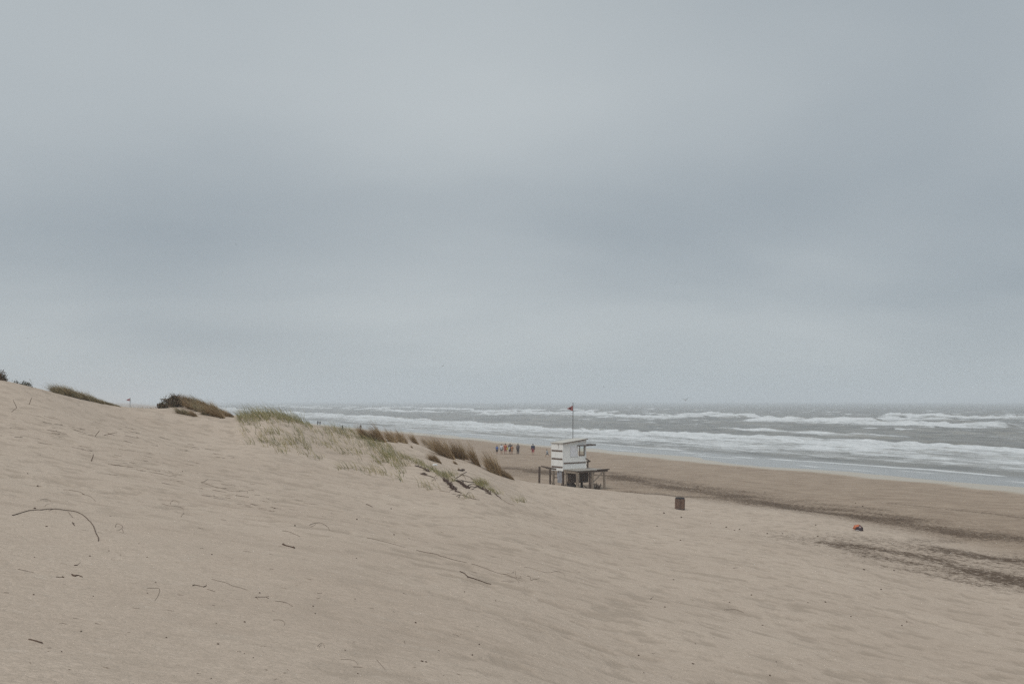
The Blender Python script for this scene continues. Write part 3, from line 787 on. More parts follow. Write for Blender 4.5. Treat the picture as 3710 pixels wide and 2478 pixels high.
q = MB(); q.beam((-ov, -ov - .014, z0 - .005), (WX + ov, -ov - .014, z1 - .005), .022, .075); q.beam((WX + ov + .012, -ov, z1 - .01), (WX + ov + .012, WY + ov, z1 - .01), .022, .07); q.build('fascia', MBATTEN, roof)
# window: frame with a dark stile and sill, glass pane, blank panel beside it
wf = MB(); X0, X1, Za, Zb = WIN[0], WIN[1], D0 + WIN[2], D0 + WIN[3]
wf.box((X0 + .07, -.024, Za - .03), (X1 + .02, .03, Za + .05)); wf.box((X0 + .11, -.02, Za + .05), (X0 + .18, .028, Zb)); wf.box((X1 - .035, -.018, Za + .05), (X1, .026, Zb))
fr = wf.build('window_frame', MBATTEN, hut)
q = MB(); q.box((X0 + .18, .004, Za + .05), (X1 - .035, .010, Zb)); q.build('window_pane', MGLASS, fr)
q = MB(); q.box((.84, -.022, D0 + 1.12), (1.70, -.004, D0 + 2.10)); q.build('blank_panel', MPANEL, hut)
q = MB(); q.box((.825, -.012, D0 + 1.10), (.84, -.003, D0 + 2.1)); q.box((.825, -.012, D0 + 1.10), (1.70, -.003, D0 + 1.12)); q.build('panel_edge', MGREYB, hut)
aw = MB(); aw.box((1.66, -.52, D0 + 2.08), (2.62, -.03, D0 + 2.17), .008); aw.build('awning', MTIMBERD, hut)
aw = MB(); aw.box((WX + .01, -.02, D0 + 2.075), (WX + 1.22, 1.35, D0 + 2.14), .01); aw.box((WX + .7, .1, D0 + 2.13), (WX + 1.30, .25, D0 + 2.20), .02); aw.box((WX + .45, .5, D0 + 2.13), (WX + 1.15, .62, D0 + 2.21), .02); aw.build('awning', MTIMBERD, hut)
# deck on posts
YN = -2.1; XR = 3.45
dk = MB(); n = 22
for i in range(n):
    a = .0 + XR * i / n; dk.box((a + .004, YN - random.uniform(0, .06), D0 - .055), (a + XR / n - .004, .0 if a < WX else .75, D0 - .004 + random.uniform(-.006, .004)))
dk.build('deck', MDECK, hut)
bm = MB(); bm.beam((.05, YN + .03, D0 - .14), (XR + .12, YN + .03, D0 - .13), .09, .15, .012); bm.build('beam', MTIMBERD, hut)
bm = MB(); bm.beam((.07, -.02, D0 - .17), (.07, YN + .1, D0 - .22), .08, .19, .01); bm.build('beam', MTIMBER, hut)
bm = MB(); bm.beam((-.1, .6, D0 - .25), (3.3, .6, D0 - .16), .1, .16, .01); bm.build('beam', MTIMBERD, hut)
bm = MB(); bm.beam((2.3, YN - .03, D0 - .03), (XR + .3, YN - .03, D0 + .0), .07, .10, .01); bm.build('beam', MTIMBERD, hut)
bm = MB(); bm.beam((0.02, 1.0, D0 - .04), (-.05, 3.25, D0 + .10), .16, .11, .02); bm.build('beam', MTIMBERD, hut)
bm = MB(); bm.beam((.15, 1.3, D0 - .13), (.08, 2.75, D0 - .0), .12, .12, .02); bm.build('beam', MTIMBERD, hut)
def post(X, Y, ztop, r, mat, lean=(0, 0), zb=-.5):
    mb = MB(); k = 7; pts = []; rs = []
    for i in range(k):
        f = i / (k - 1); pts.append((X + lean[0] * f + random.gauss(0, .006), Y + lean[1] * f + random.gauss(0, .006), zb + (ztop - zb) * f)); rs.append(1.2 * r * random.uniform(.92, 1.08))
    mb.tube(pts, rs, 9); return mb.build('post', mat, hut)
post(0, 3.75, D0 + .06, .085, MTIMBERD, (.04, 0))
post(-.12, 1.85, D0 - .12, .075, MTIMBERD); post(.0, 1.50, D0 - .17, .085, MTIMBER)
post(.03, .03, D0 - .18, .09, MTIMBERD); post(.16, -.28, D0 - .22, .055, MTIMBER)
post(.08, YN + .04, D0 - .2, .13, MTIMBER); post(2.1, .62, D0 - .2, .09, MTIMBERD); post(2.66, .62, D0 - .2, .10, MTIMBERD)
post(1.52, YN + .1, D0 - .2, .085, MTIMBERD); post(1.77, YN + .04, D0 - .19, .10, MTIMBER); post(3.20, YN + .04, D0 - .19, .085, MTIMBER, (-.04, 0))
for (p0, p1) in (((1.86, YN, D0 - 1.08), (3.05, YN, D0 - .2)), ((2.85, -.55, D0 - .85), (3.35, -.55, D0 - .15))):
    q = MB(); q.beam(p0, p1, .07, .11, .01); q.build('brace', MTIMBER, hut)
q = MB(); q.beam((0, 1.5, D0 - .82), (.02, .55, D0 - .80), .06, .10, .01); q.build('rail', MTIMBERD, hut)
q = MB()
for i in range(9): q.box((.20 + i * .27, -.42, D0 - 1.26 + random.uniform(-.03, .03)), (.20 + i * .27 + .265, -.39 + random.uniform(0, .004), D0 - .06))
for i in range(5): q.box((2.60, -.38 + i * .2, D0 - 1.25), (2.63, -.38 + i * .2 + .195, D0 - .06))
q.build('storage_panel', MBOX, hut)
q = MB(); nn_ = 7
vs = []; fs = []
for j in range(9):
    for i in range(nn_):
        Y = .08 + .68 * i / (nn_ - 1); Zq = D0 - .24 - 1.02 * j / 8
        vs.append((-.07 + .018 * math.sin(i * 1.7 + j * .35), Y + .02 * math.sin(j * .8), Zq))
for j in range(8):
    for i in range(nn_ - 1): fs.append((j * nn_ + i, (j + 1) * nn_ + i, (j + 1) * nn_ + i + 1, j * nn_ + i + 1))
k = len(vs); vs += [(x - .02, y, z) for x, y, z in vs]; fs += [tuple(i + k for i in reversed(f)) for f in fs]
q.add(vs, fs); q.build('hanging_sheet', MGREYB, hut)
# short rail on the seaward side of the deck
q = MB(); q.beam((2.95, .05, D0), (2.95, .05, D0 + .62), .09, .09, .006); q.beam((2.62, .03, D0 + .60), (3.22, .03, D0 + .62), .09, .11, .008); q.beam((2.62, -.03, D0 + .93), (3.17, -.03, D0 + .62), .12, .07, .008); q.beam((2.66, .05, D0 + .42), (2.93, .05, D0 + .12), .06, .06, .005); q.build('handrail', MTIMBERD, hut)
q = MB(); q.box((.56, YN * .0 - .045, D0 - .34), (.60, -.02, D0 + .06)); q.build('bracket', MPANEL, hut)
def hut_pt(X, Y, Z=0): return Vector((hx + X * math.cos(YAW) - Y * math.sin(YAW), hy + X * math.sin(YAW) + Y * math.cos(YAW), gz + Z))

# flag on its pole behind the hut
MFLAG = rough_mat('red_flag_cloth', (.27, .085, .085), (.33, .105, .10), 12, .8)
MFLAGD = rough_mat('dark_flag_cloth', (.060, .028, .034), (.085, .04, .045), 12, .8)
MPOLE = rough_mat('pole', (.070, .066, .064), (.11, .10, .095), 10, .6)
def pennant(px, hoist, fly, droop, amp, inner):
    """triangular flag streaming towards -x, with an inset darker triangle on both faces"""
    def P(u, v, off=0.):
        half = hoist / 2 * (1 - u) ; z = v * half - droop * u * u
        return (-u * fly, amp * math.sin(u * 6.0 + v) * (.3 + u) + off, z)
    def tri(u0, u1, sc, off):
        q = MB(); n = 12; m = 4; vs = []
        for i in range(n + 1):
            u = u0 + (u1 - u0) * i / n
            for j in range(m + 1):
                f = (1 - (u - u0) / (u1 - u0)) * (1 - u0) / max(1e-3, 1 - u) * sc if sc < 1 else 1
                vs.append(P(min(u, .995), (-1 + 2 * j / m) * f, off))
        fs = [(i * (m + 1) + j, (i + 1) * (m + 1) + j, (i + 1) * (m + 1) + j + 1, i * (m + 1) + j + 1) for i in range(n) for j in range(m)]
        q.add(vs, fs); return q
    a = tri(0, 1, 1, 0); b_ = tri(.24, .66, .56, -.006) if inner else None
    if b_:
        c = tri(.24, .66, .56, .006); b_.add(c.v, [tuple(reversed(f)) for f in c.f])
    return a, b_
pb = hut_pt(2.50, 1.82); pt = Vector(at(2076, 1458, pb.y))
zb = float(height(pb.x, pb.y))
fp = empty('flagpole', (pb.x, pb.y, zb), 0, 'thin leaning pole behind the hut flying a red and dark pennant', 'flagpole')
rel = pt - Vector((pb.x, pb.y, zb)); rel.y = 0
q = MB(); q.tube([(0, 0, 0), rel * .5 + Vector((.01, 0, 0)), rel], [.035, .032, .026], 8); q.build('pole', MPOLE, fp)
a, b_ = pennant(0, .50, .56, .03, .03, True)
fo = rel * (1 - .50 / rel.length) + Vector((-.03, 0, -.06))
o = a.build('flag', MFLAG, fp); o.location = fo
o2 = b_.build('flag_centre', MFLAGD, o)
# second flag far off behind the saddle of the dune
d2 = 112; x2, y2, z2 = at(472, 1441, d2); g2 = float(height(x2, y2))
fp = empty('flagpole', (x2, y2, g2), 0, 'distant grey pole with small faded red pennant beyond the sand saddle', 'flagpole')
q = MB(); q.tube([(-.03, 0, 0), (0, 0, z2 - g2)], [.035, .03], 7); q.build('pole', rough_mat('grey_pole', (.17, .18, .18), (.22, .23, .23)), fp)
a, b_ = pennant(0, .33, .44, .0, .02, False); o = a.build('flag', rough_mat('faded_flag_cloth', (.30, .13, .14), (.36, .17, .18), 12, .8), fp); o.location = (-.05, 0, z2 - g2 - .22); o.rotation_euler = (0, -.12, 0)

# ------------------------------------------------------------------ things around the hut
def stick_pile(name, loc, n, L, label, cat, mat, up=.8, spread=.3):
    mb = MB()
    for _ in range(n):
        a = random.uniform(0, 2 * PI); t = random.uniform(0, 1 - up) * PI / 2 + random.uniform(0, .25)
        p0 = Vector((random.gauss(0, spread * .5), random.gauss(0, spread * .4), -.1)); l = L * random.uniform(.55, 1)
        d = Vector((math.cos(a) * math.sin(t), math.sin(a) * math.sin(t), math.cos(t)))
        p1 = p0 + d * l * .5 + Vector((random.gauss(0, .04), 0, random.gauss(0, .03))); p2 = p0 + d * l + Vector((random.gauss(0, .08), random.gauss(0, .05), 0))
        r = random.uniform(.02, .045); mb.tube([p0, p1, p2], [r, r * .9, r * .6], 6)
    o = mb.build(name, mat); o.location = loc
    return tag(o, label, cat)
def on_ground(p): return Vector((p.x, p.y, float(height(p.x, p.y))))
pp = on_ground(hut_pt(2.5, YN + .2)); stick_pile('driftwood_pile', pp, 16, .85, 'ragged pile of upright dark driftwood under the right side of the deck', 'driftwood', MTIMBERD, .75, .32)
pp = on_ground(hut_pt(.1, 3.5)); stick_pile('driftwood_pile', pp, 8, .45, 'small heap of broken dark sticks at the foot of the lone left post', 'driftwood', MTIMBERD, .3, .3)
pp = on_ground(hut_pt(.1, 1.2)); stick_pile('driftwood_pile', pp, 9, .75, 'leaning broken boards beneath the grey hanging sheet', 'driftwood', MTIMBERD, .35, .4)
mb = MB()
vs = []; nu, nv = 26, 14
for j in range(nv + 1):
    for i in range(nu + 1):
        u = -1 + 2 * i / nu; v = -1 + 2 * j / nv; r = math.hypot(u, v)
        z = max(0, 1 - r ** 2.2) * .74 * (1 + .25 * math.sin(5 * u + 2) * math.cos(3 * v)) + .05 * math.sin(17 * u + 9 * v) * max(0, 1 - r) - .06
        vs.append((u * .86, v * .6, z))
mb.add(vs, [(j * (nu + 1) + i, j * (nu + 1) + i + 1, (j + 1) * (nu + 1) + i + 1, (j + 1) * (nu + 1) + i) for j in range(nv) for i in range(nu)])
o = mb.build('dark_heap', rough_mat('heap_surface', (.028, .022, .020), (.055, .042, .036), 5, .8), None, True); pp = on_ground(hut_pt(.75, -.1)); o.location = pp; o.rotation_euler = (0, 0, YAW + .2)  # dark body stands in for debris and the shadow around it
tag(o, 'dark rounded heap standing for debris and shadow beneath the hut', 'heap')
mb = MB(); mb.beam((-.3, 0, .02), (.28, 0, .40), .22, .03, .01); o = mb.build('broken_board', MTIMBER); o.location = on_ground(hut_pt(1.0, YN + .1)) + Vector((0, 0, .12)); o.rotation_euler = (0, 0, YAW + PI); tag(o, 'pale broken board leaning left of the thick front post', 'board')

# slatted litter barrel
d = hit1(2463, 1845); pxm = F / d.y
br = empty('litter_barrel', d, .1, 'slatted brown wooden litter barrel standing on the open sand', 'barrel')
R0, H0 = 35.0 / pxm / 2, 42.5 / pxm
sl_ = MB(); ns = 24
for i in range(ns):
    a = 2 * PI * i / ns; M = Matrix.Rotation(a, 4, 'Z'); hh = H0 * random.uniform(.885, .915); w_ = 2 * PI * R0 / ns * .62
    sl_.box((R0 - .018, -w_ / 2, -.06), (R0 + .006, w_ / 2, hh), .004, M)
sl_.build('slatted_wall', rough_mat('barrel_slat', (.150, .092, .068), (.25, .165, .125), 9, .85, (1, 1, .5), .4), br)
def ring(r0, r1, z0, z1, n=32):
    q = MB(); vs = []
    for i in range(n):
        a = 2 * PI * i / n
        for r, z in ((r0, z0), (r1, z0), (r1, z1), (r0, z1)): vs.append((r * math.cos(a), r * math.sin(a), z))
    fs = []
    for i in range(n):
        j = (i + 1) % n
        for k in range(4): fs.append((i * 4 + k, j * 4 + k, j * 4 + (k + 1) % 4, i * 4 + (k + 1) % 4))
    q.add(vs, fs); return q
MDKM = rough_mat('dark_metal', (.035, .034, .038), (.065, .062, .066), 8, .6)
ring(R0 - .075, R0 - .045, -.05, H0, 32).build('liner', MDKM, br)
ring(R0 - .045, R0 - .022, H0 * .93, H0, 32).build('rim', MDKM, br)
ring(R0 + .0062, R0 + .014, .02, .05, 32).build('hoop', MDKM, br)
br.rotation_euler = (.0, math.radians(1.5), .1)

# orange and black bag on the beach
d = hit1(3110, 1922); pxm = F / d.y; sc = 35 / pxm
bag = empty('bag', d, .15, 'orange and black bag with white strap lying on the beach', 'bag')
MO = rough_mat('orange_cloth', (.52, .165, .075), (.42, .12, .06), 14, .7, (1, 1, 1), .6, .01)
MBK = rough_mat('dark_bag_cloth', (.035, .022, .028), (.060, .040, .046), 9, .8, (1, 1, 1), .5, .01)
MW = rough_mat('white_webbing', (.70, .66, .66), (.6, .56, .56), 14, .7)
def lump(rx, ry, rz, seed, amp, cut=-.1):
    q = MB(); q.ell((0, 0, 0), (1, 1, 1), 24, 16); vs = []
    for v in q.v:
        k = 1 + amp * (float(vn(v[0] * 2.3 + 5 + seed, v[1] * 2.3 + v[2] * 3.1 + 9, seed)) - .5)
        vs.append((v[0] * rx * k, v[1] * ry * k, max(v[2] * rz * k, cut)))
    q.v = vs; return q
def mv(q, t, ry=0.):
    M = Matrix.Translation(t) @ Matrix.Rotation(ry, 4, 'Y'); q.v = [tuple(M @ Vector(v)) for v in q.v]; return q
mv(lump(.36 * sc, .30 * sc, .40 * sc, 3, .5, -.04), (.10 * sc, 0, .10 * sc), .15).build('bag_body', MBK, bag, True)
mv(lump(.38 * sc, .22 * sc, .26 * sc, 5, .5, -.2), (-.04 * sc, .20 * sc, .33 * sc), -.25).build('orange_flap', MO, bag, True)
mv(lump(.10 * sc, .30 * sc, .30 * sc, 8, .5, -.3), (.28 * sc, .06 * sc, .28 * sc), -.4).build('orange_flap', MO, bag, True)
q = MB(); q.tube([(-.42 * sc, -.22 * sc, .09 * sc), (-.28 * sc, -.3 * sc, .10 * sc), (-.10 * sc, -.34 * sc, .035 * sc), (.06 * sc, -.34 * sc, .01 * sc)], .022 * sc, 7); q.build('strap', MW, bag, True)
q = MB(); q.ell((.06 * sc, -.23 * sc, .40 * sc), (.09 * sc, .05 * sc, .075 * sc), 14, 8); q.build('round_patch', rough_mat('grey_patch', (.34, .25, .26), (.42, .33, .33)), bag, True)
q = MB(); q.tube([(-.02 * sc, -.27 * sc, .38 * sc), (.0 * sc, -.285 * sc, .335 * sc), (.06 * sc, -.29 * sc, .315 * sc), (.12 * sc, -.285 * sc, .335 * sc), (.14 * sc, -.27 * sc, .38 * sc)], .016 * sc, 6); q.build('patch_edge', MW, bag, True)

# white litter by the brown tufts
d = hit1(1575, 1687); q = MB(); q.tube([(-.11, 0, .03), (-.06, 0, .045), (.10, .02, .045), (.115, .02, .03), (.15, .022, .03)], [.03, .045, .045, .025, .02], 10)
o = q.build('litter_bottle', rough_mat('white_plastic', (.78, .80, .80), (.66, .68, .69), 8, .4), None, True); o.location = d + Vector((0, 0, .0)); tag(o, 'small white plastic bottle lying in the sand hollow', 'litter')
# ------------------------------------------------------------------ branches, roots and twigs on the sand
MTWIG = rough_mat('twig_bark', (.060, .036, .026), (.115, .074, .052), 40, .9, (1, 1, 1), .4, .002)
MTWIGL = rough_mat('dry_stem', (.150, .105, .075), (.23, .175, .13), 40, .9, (1, 1, 1), .3, .002)
MTWIGM = rough_mat('grey_brown_stem', (.105, .070, .050), (.165, .118, .085), 40, .9, (1, 1, 1), .3, .002)
MROOT = rough_mat('root_bark', (.050, .030, .024), (.100, .064, .048), 30, .95, (1, 1, 1), .5, .004)
def z5(*pts): return [(1250 + x / 3.612, 1500 + y / 3.612) for x, y in pts]
def zr(*pts): return [(1480 + x / 5.59, 1640 + y / 5.59) for x, y in pts]
def zl(*pts): return [(x / 2.609, 1700 + y / 2.609) for x, y in pts]
def zb_(*pts): return [(x / 2.609, 2050 + y / 2.609) for x, y in pts]
def zt(*pts): return [(x / 2.609, 1330 + y / 2.609) for x, y in pts]
def zc(*pts): return [(900 + x / 2.348, 1750 + y / 2.348) for x, y in pts]
def zd(*pts): return [(900 + x / 2.348, 2050 + y / 2.348) for x, y in pts]
def zq(*pts): return [(1900 + x / 2.348, 2000 + y / 2.348) for x, y in pts]
def smooth_pts(P, k=4):
    out = []
    for i in range(len(P) - 1):
        p0 = P[max(i - 1, 0)]; p1 = P[i]; p2 = P[i + 1]; p3 = P[min(i + 2, len(P) - 1)]
        for j in range(k):
            t = j / k
            out.append(.5 * ((2 * p1) + (-p0 + p2) * t + (2 * p0 - 5 * p1 + 4 * p2 - p3) * t * t + (-p0 + 3 * p1 - 3 * p2 + p3) * t ** 3))
    out.append(P[-1]); return out
def lay(lines, name, label, cat, mat=None, px=2.4, taper=.5, lift=.6, smooth=4, wob=.0, group=None):
    """wood lying on the sand; each line follows the ground, px is its thickness in photo pixels"""
    mb = MB(); org = None
    for ln in lines:
        w_ = px
        if isinstance(ln, tuple) and isinstance(ln[1], (int, float)): ln, w_ = ln
        H = [Vector(h) for h in hit([p[0] for p in ln], [p[1] for p in ln])]
        if org is None: org = H[0].copy()
        r = w_ / F * H[0].y / 2
        P = smooth_pts(H, smooth) if len(H) > 2 else [H[0].lerp(H[1], i / 4) for i in range(5)]
        Q = []
        for i, p in enumerate(P):
            p = Vector((p.x, p.y, float(height(p.x, p.y)) + r * lift))
            if wob: p += Vector([random.gauss(0, r * wob) for _ in range(3)])
            Q.append(p - org)
        n = len(Q); rs = [r * (1 - (1 - taper) * i / (n - 1)) * random.uniform(.9, 1.1) for i in range(n)]
        rs[-1] *= .6; mb.tube(Q, rs, 7)
    o = mb.build(name, mat or (MTWIGM if px <= 2 else MTWIG), None, True); o.location = org
    return tag(o, label, cat, group)
def prop(p0, p1, px, name, label, mat=None, extra=()):
    """a stick whose foot is in the sand at p0 and whose tip shows at p1, same distance"""
    a = hit1(*p0); mb = MB(); r = px / F * a.y / 2
    for q0, q1, dd in ((p0, p1, 0.),) + tuple(extra):
        A = Vector(at(*q0, a.y)) - a; B = Vector(at(*q1, a.y + dd)) - a
        if q0 == p0: A = A - (B - A) * .12
        pts = [A, A.lerp(B, .35) + Vector((random.gauss(0, r * .6), 0, random.gauss(0, r * .5))), A.lerp(B, .7) + Vector((random.gauss(0, r * .5), 0, 0)), B]
        mb.tube(pts, [r, r * .95, r * .85, r * .7], 7)
    o = mb.build(name, mat or MTWIG, None, True); o.location = a
    return tag(o, label, 'stick')

lay([zl((115, 437), (250, 397), (300, 388), (380, 385), (500, 376), (620, 388), (720, 402), (780, 430), (840, 485), (885, 540), (905, 600), (932, 655), (928, 680)),
     (zl((640, 400), (665, 430), (690, 457)), 1.3), (zl((500, 378), (478, 385), (460, 393)), 1.2)], 'curved_branch', 'long thin curved branch arching across the sand at left', 'branch', px=2.9, taper=.85, lift=.9)
lay([zc((1800, 752), (1840, 772), (1868, 797), (1940, 822), (2000, 843), (2065, 862)), (zc((1868, 797), (1866, 805), (1862, 801)), 2.6)], 'driftwood_stick', 'dark crooked driftwood stick with a knot, lower middle of the sand', 'stick', px=3.6, taper=.6, lift=.9)
lay([zc((290, 522), (315, 533), (350, 541), (390, 553)), (zc((296, 516), (318, 530), (335, 538)), 3.5), (zc((380, 543), (392, 548), (388, 558)), 4.)], 'bark_strip', 'reddish brown split bark strip left of the middle', 'bark', px=5, taper=.7, lift=.7)
lay([zb_((272, 694), (310, 703), (345, 713), (402, 731)), (zb_((340, 708), (370, 720), (400, 728)), 5)], 'bark_strip', 'dark bark piece with frayed left end, lower left corner', 'bark', px=5.2, taper=1.2, lift=.5)
lay([zl((680, 995), (705, 1005), (740, 1004), (783, 1020)), (zl((684, 1000), (700, 1010), (722, 1012)), 6)], 'bark_strip', 'short curled bark piece, thick at its left end, left foreground', 'bark', px=5, taper=.5)
lay([zl((530, 1018), (570, 1020), (607, 1022)), (zl((590, 1016), (608, 1022)), 4)], 'bark_strip', 'small pointed bark sliver left of the curled bark piece', 'bark', px=3)
lay([zl((170, 945), (215, 952), (265, 965), (320, 975))], 'flat_twig', 'half buried pale twig, left foreground, under the curved branch', 'twig', px=3, lift=.1)
lay([zb_((1388, 208), (1440, 211), (1500, 210), (1507, 235), (1495, 280), (1460, 332))], 'hooked_twig', 'thin twig bent in a right angle, lower left', 'twig', px=1.8)
lay([zb_((1820, 184), (1850, 182), (1890, 190), (1920, 196), (1945, 188)), (zb_((1838, 176), (1822, 190)), 3), (zb_((1950, 178), (1948, 190), (1920, 203)), 2)], 'gnarled_twig', 'knobbly gnarled twig with forked ends, lower left', 'twig', px=3.2, wob=.25)
lay([zb_((1960, 220), (2000, 232), (2035, 242))], 'short_twig', 'short straight twig just below the gnarled twig', 'twig', px=2)
lay([zb_((2000, 125), (2060, 140), (2140, 160), (2200, 188), (2260, 202), (2340, 227))], 'thin_stem', 'long thin stem snaking right above the gnarled twig', 'stem', MTWIG, px=1.7)
lay([zd((57, 265), (100, 264), (150, 264), (172, 256)), (zd((150, 262), (168, 276), (172, 268)), 2), (zd((66, 266), (86, 288)), 1.5)], 'forked_twig', 'twig with a small fork at its right end, lower left of middle', 'twig', px=2.6)
lay([zd((228, 298), (280, 302), (330, 315), (378, 345))], 'thin_stem', 'thin stem curving down to the right beside the forked twig', 'stem', MTWIG, px=1.8)
lay([zc((520, 360), (560, 342), (610, 338), (655, 358), (680, 380), (692, 405)), (zc((530, 372), (560, 358), (575, 345)), 1.2)], 'arched_twig', 'thin twig bowed into a flat arch, left of middle', 'twig', px=1.8, lift=.9)
lay([zc((290, 406), (330, 410), (380, 428), (440, 455))], 'thin_stem', 'thin stem with dark left tip above the reddish bark strip', 'stem', px=1.9)
lay([zc((1010, 467), (1060, 475), (1120, 490), (1220, 515), (1340, 549))], 'thin_stem', 'straight part of a long root line crossing the middle slope, upper piece', 'root', px=2)
lay([zc((1430, 572), (1500, 588), (1600, 605), (1650, 625), (1740, 650), (1862, 678))], 'thin_stem', 'wavy root line in the middle slope, middle piece of three', 'root', px=2.3)
lay([zc((1898, 688), (1950, 700), (2010, 722), (2080, 750), (2160, 775))], 'thin_stem', 'root line running down to the dry tangle, lowest piece of three', 'root', px=1.9)
lay([zc((2150, 772), (2200, 778), (2260, 805), (2335, 838)), (zc((2200, 765), (2240, 768), (2256, 750), (2250, 775)), 1.2), (zc((2268, 745), (2275, 790), (2300, 808)), 1.2), (zc((2314, 790), (2310, 810)), 1.6), (zc((2150, 835), (2230, 832), (2290, 840)), 1.6), (zc((2240, 795), (2290, 825), (2300, 850)), 1.3), (zc((2210, 845), (2260, 842)), 1.2), (zc((2190, 790), (2250, 800), (2330, 806)), 1.2)], 'root_tangle', 'loose tangle of dry roots in the middle of the lower slope', 'root', MTWIGL, px=2)
lay([zq((0, 128), (60, 136), (160, 168), (230, 172), (280, 160), (330, 180), (345, 208))], 'thin_stem', 'faint thin stem with a looped right end, right of the dry tangle', 'stem', MTWIGL, px=1.4)
lay([zq((22, 203), (46, 208), (56, 240), (80, 230), (130, 222))], 'thin_stem', 'small hooked stem under the looped stem', 'stem', px=1.7)
lay([zq((1072, 400), (1098, 377))], 'short_twig', 'short dark twig on clean sand near the lower middle right', 'twig', px=2)
lay([zq((1775, 135), (1815, 132))], 'short_twig', 'short level twig on the right part of the light slope', 'twig', px=1.8)
lay([zq((1700, 490), (1790, 488), (1830, 500), (1868, 514))], 'thin_stem', 'thin dark root line on the right slope, lower right', 'root', px=2)
lay([zc((1000, 182), (1025, 188), (1055, 205))], 'bark_strip', 'dark wood sliver alone on the middle slope above the arched twig', 'bark', px=3.4)
lay([zl((600, 192), (680, 200), (760, 215), (790, 236), (850, 255), (905, 305)), (zl((780, 234), (800, 242)), 4)], 'thin_stem', 'long bent stem with a dark lump above the curved branch', 'stem', px=1.7)
lay([zl((1530, 325), (1600, 345), (1690, 355), (1730, 375), (1735, 415), (1712, 450)), (zl((1610, 330), (1625, 300), (1680, 308), (1690, 335)), 1.1)], 'thin_stem', 'crook shaped stem right of the curved branch', 'stem', px=1.7)
lay([zl((1898, 125), (1930, 118), (1965, 92)), (zl((1898, 124), (2000, 155), (2090, 180), (2200, 208), (2330, 205), (2338, 225)), 1.5)], 'thin_stem', 'long stem with a forked left end on the left slope', 'stem', px=2)
lay([zl((1090, 548), (1105, 515), (1160, 540), (1125, 576), (1098, 578)), (zl((1155, 565), (1165, 600), (1125, 590)), 1.3)], 'bent_twig', 'twig folded in a loose square right of the curved branch', 'twig', px=1.6)
lay([zl((685, 505), (695, 520), (706, 535)), (zl((700, 512), (688, 508)), 3)], 'bark_strip', 'small upright looking bark bit inside the curve of the long branch', 'bark', px=4)
lay([zl((705, 910), (735, 905)), (zl((730, 903), (763, 875)), 1.4)], 'bark_strip', 'dark chip with a thin stalk, left foreground', 'bark', px=4.5)
lay([zl((380, 288), (420, 282), (470, 296), (495, 325)), (zl((425, 350), (440, 332), (480, 322)), 1.2), (zl((340, 297), (400, 295), (450, 300)), 1.)], 'dry_sprig', 'dry curled sprig just above the curved branch', 'sprig', MTWIGL, px=1.5)
lay([zd((215, 461), (245, 456), (285, 462), (308, 485), (306, 505))], 'hooked_twig', 'thin curved twig with a dark tip, bottom left of middle', 'twig', px=1.5)
lay([zd((588, 684), (600, 668), (622, 657), (642, 668), (646, 700)), (zd((600, 690), (625, 665)), 1.3)], 'hooked_twig', 'tiny loop shaped twig near the bottom middle', 'twig', px=1.5)
lay([zd((1090, 797), (1125, 835), (1165, 884))], 'short_twig', 'straight thin twig slanting down near the bottom middle', 'twig', px=1.6)
lay([zd((785, 792), (850, 795), (905, 805), (935, 848)), (zd((893, 858), (930, 858), (972, 864)), 2.2)], 'forked_twig', 'bent twig beside a short crossbar at the bottom middle', 'twig', px=1.4)
lay([zd((1325, 637), (1332, 660))], 'short_twig', 'short dark upright twig in the lower middle', 'twig', px=2)
prop((105, 1465), (115, 1441), 2.2, 'stake', 'thin stake standing in the far left slope')
prop((332, 1671), (338, 1645), 3, 'stake', 'thick short stake standing upright among roots on the left slope')
prop((344, 1581), (361, 1559), 2.2, 'leaning_stick', 'leaning stick above the thick stake')
prop((376, 1577), (425, 1566), 1.8, 'leaning_stick', 'almost level stick right of the leaning stick', None)
prop((42, 1492), (60, 1478), 1.8, 'leaning_stick', 'bent dead stem on the far left slope under the crest', None, (((60, 1478), (47, 1448), 0),))
# the broken branches and roots at the end of the grassy ridge
lay([(zr((250, 440), (330, 455), (400, 470), (470, 490), (520, 512)), 4)], 'driftwood_branch', 'brown branch lying left of the dark roots, root ball on its left end', 'branch', MROOT, px=4)
def rootclump(line, n, px, label, spread=5, up=9):
    H = [Vector(h) for h in hit([p[0] for p in line], [p[1] for p in line])]; P = smooth_pts(H, 6); org = P[0].copy(); mb = MB(); k = P[0].y / F; mb.tube([p_ - org + Vector((0, 0, px * k * .4)) for p_ in P], px * k * .8, 6)
    for _ in range(n):
        c = random.choice(P) + Vector((random.gauss(0, spread * k * .8), random.gauss(0, spread * k * 1.6), 0)); c.z = float(height(c.x, c.y))
        d = Vector((random.gauss(0, 1), random.gauss(0, 1), random.gauss(.25, .5))).normalized(); L = random.uniform(.5, 1) * up * k
        e = c + d * L; e.z = max(e.z, float(height(e.x, e.y)) + .01); mm = c.lerp(e, .5) + Vector([random.gauss(0, L * .15) for _ in range(3)])
        r = px * k * random.uniform(.5, 1.1) / 2; mb.tube([c - org, mm - org, e - org], [r, r * .8, r * .4], 5)
    o = mb.build('root_clump', MROOT); o.location = org; return tag(o, label, 'roots')
rootclump(zr((280, 430), (330, 440)), 40, 3.2, 'small brown root ball at the left end of the lying branch', 4, 11)
rootclump(zr((715, 530), (780, 590), (850, 650), (890, 700), (905, 740)), 190, 3.6, 'dark brown root mass hanging down the slope, left of the two', 5, 12)
rootclump(zr((990, 570), (1050, 610), (1130, 660), (1190, 720)), 170, 3.6, 'dark brown root mass right of the raised stick, right of the two', 5, 12)
rootclump(zr((930, 740), (980, 790), (1050, 815)), 45, 2.6, 'thin trail of roots below the left root mass', 3, 9)
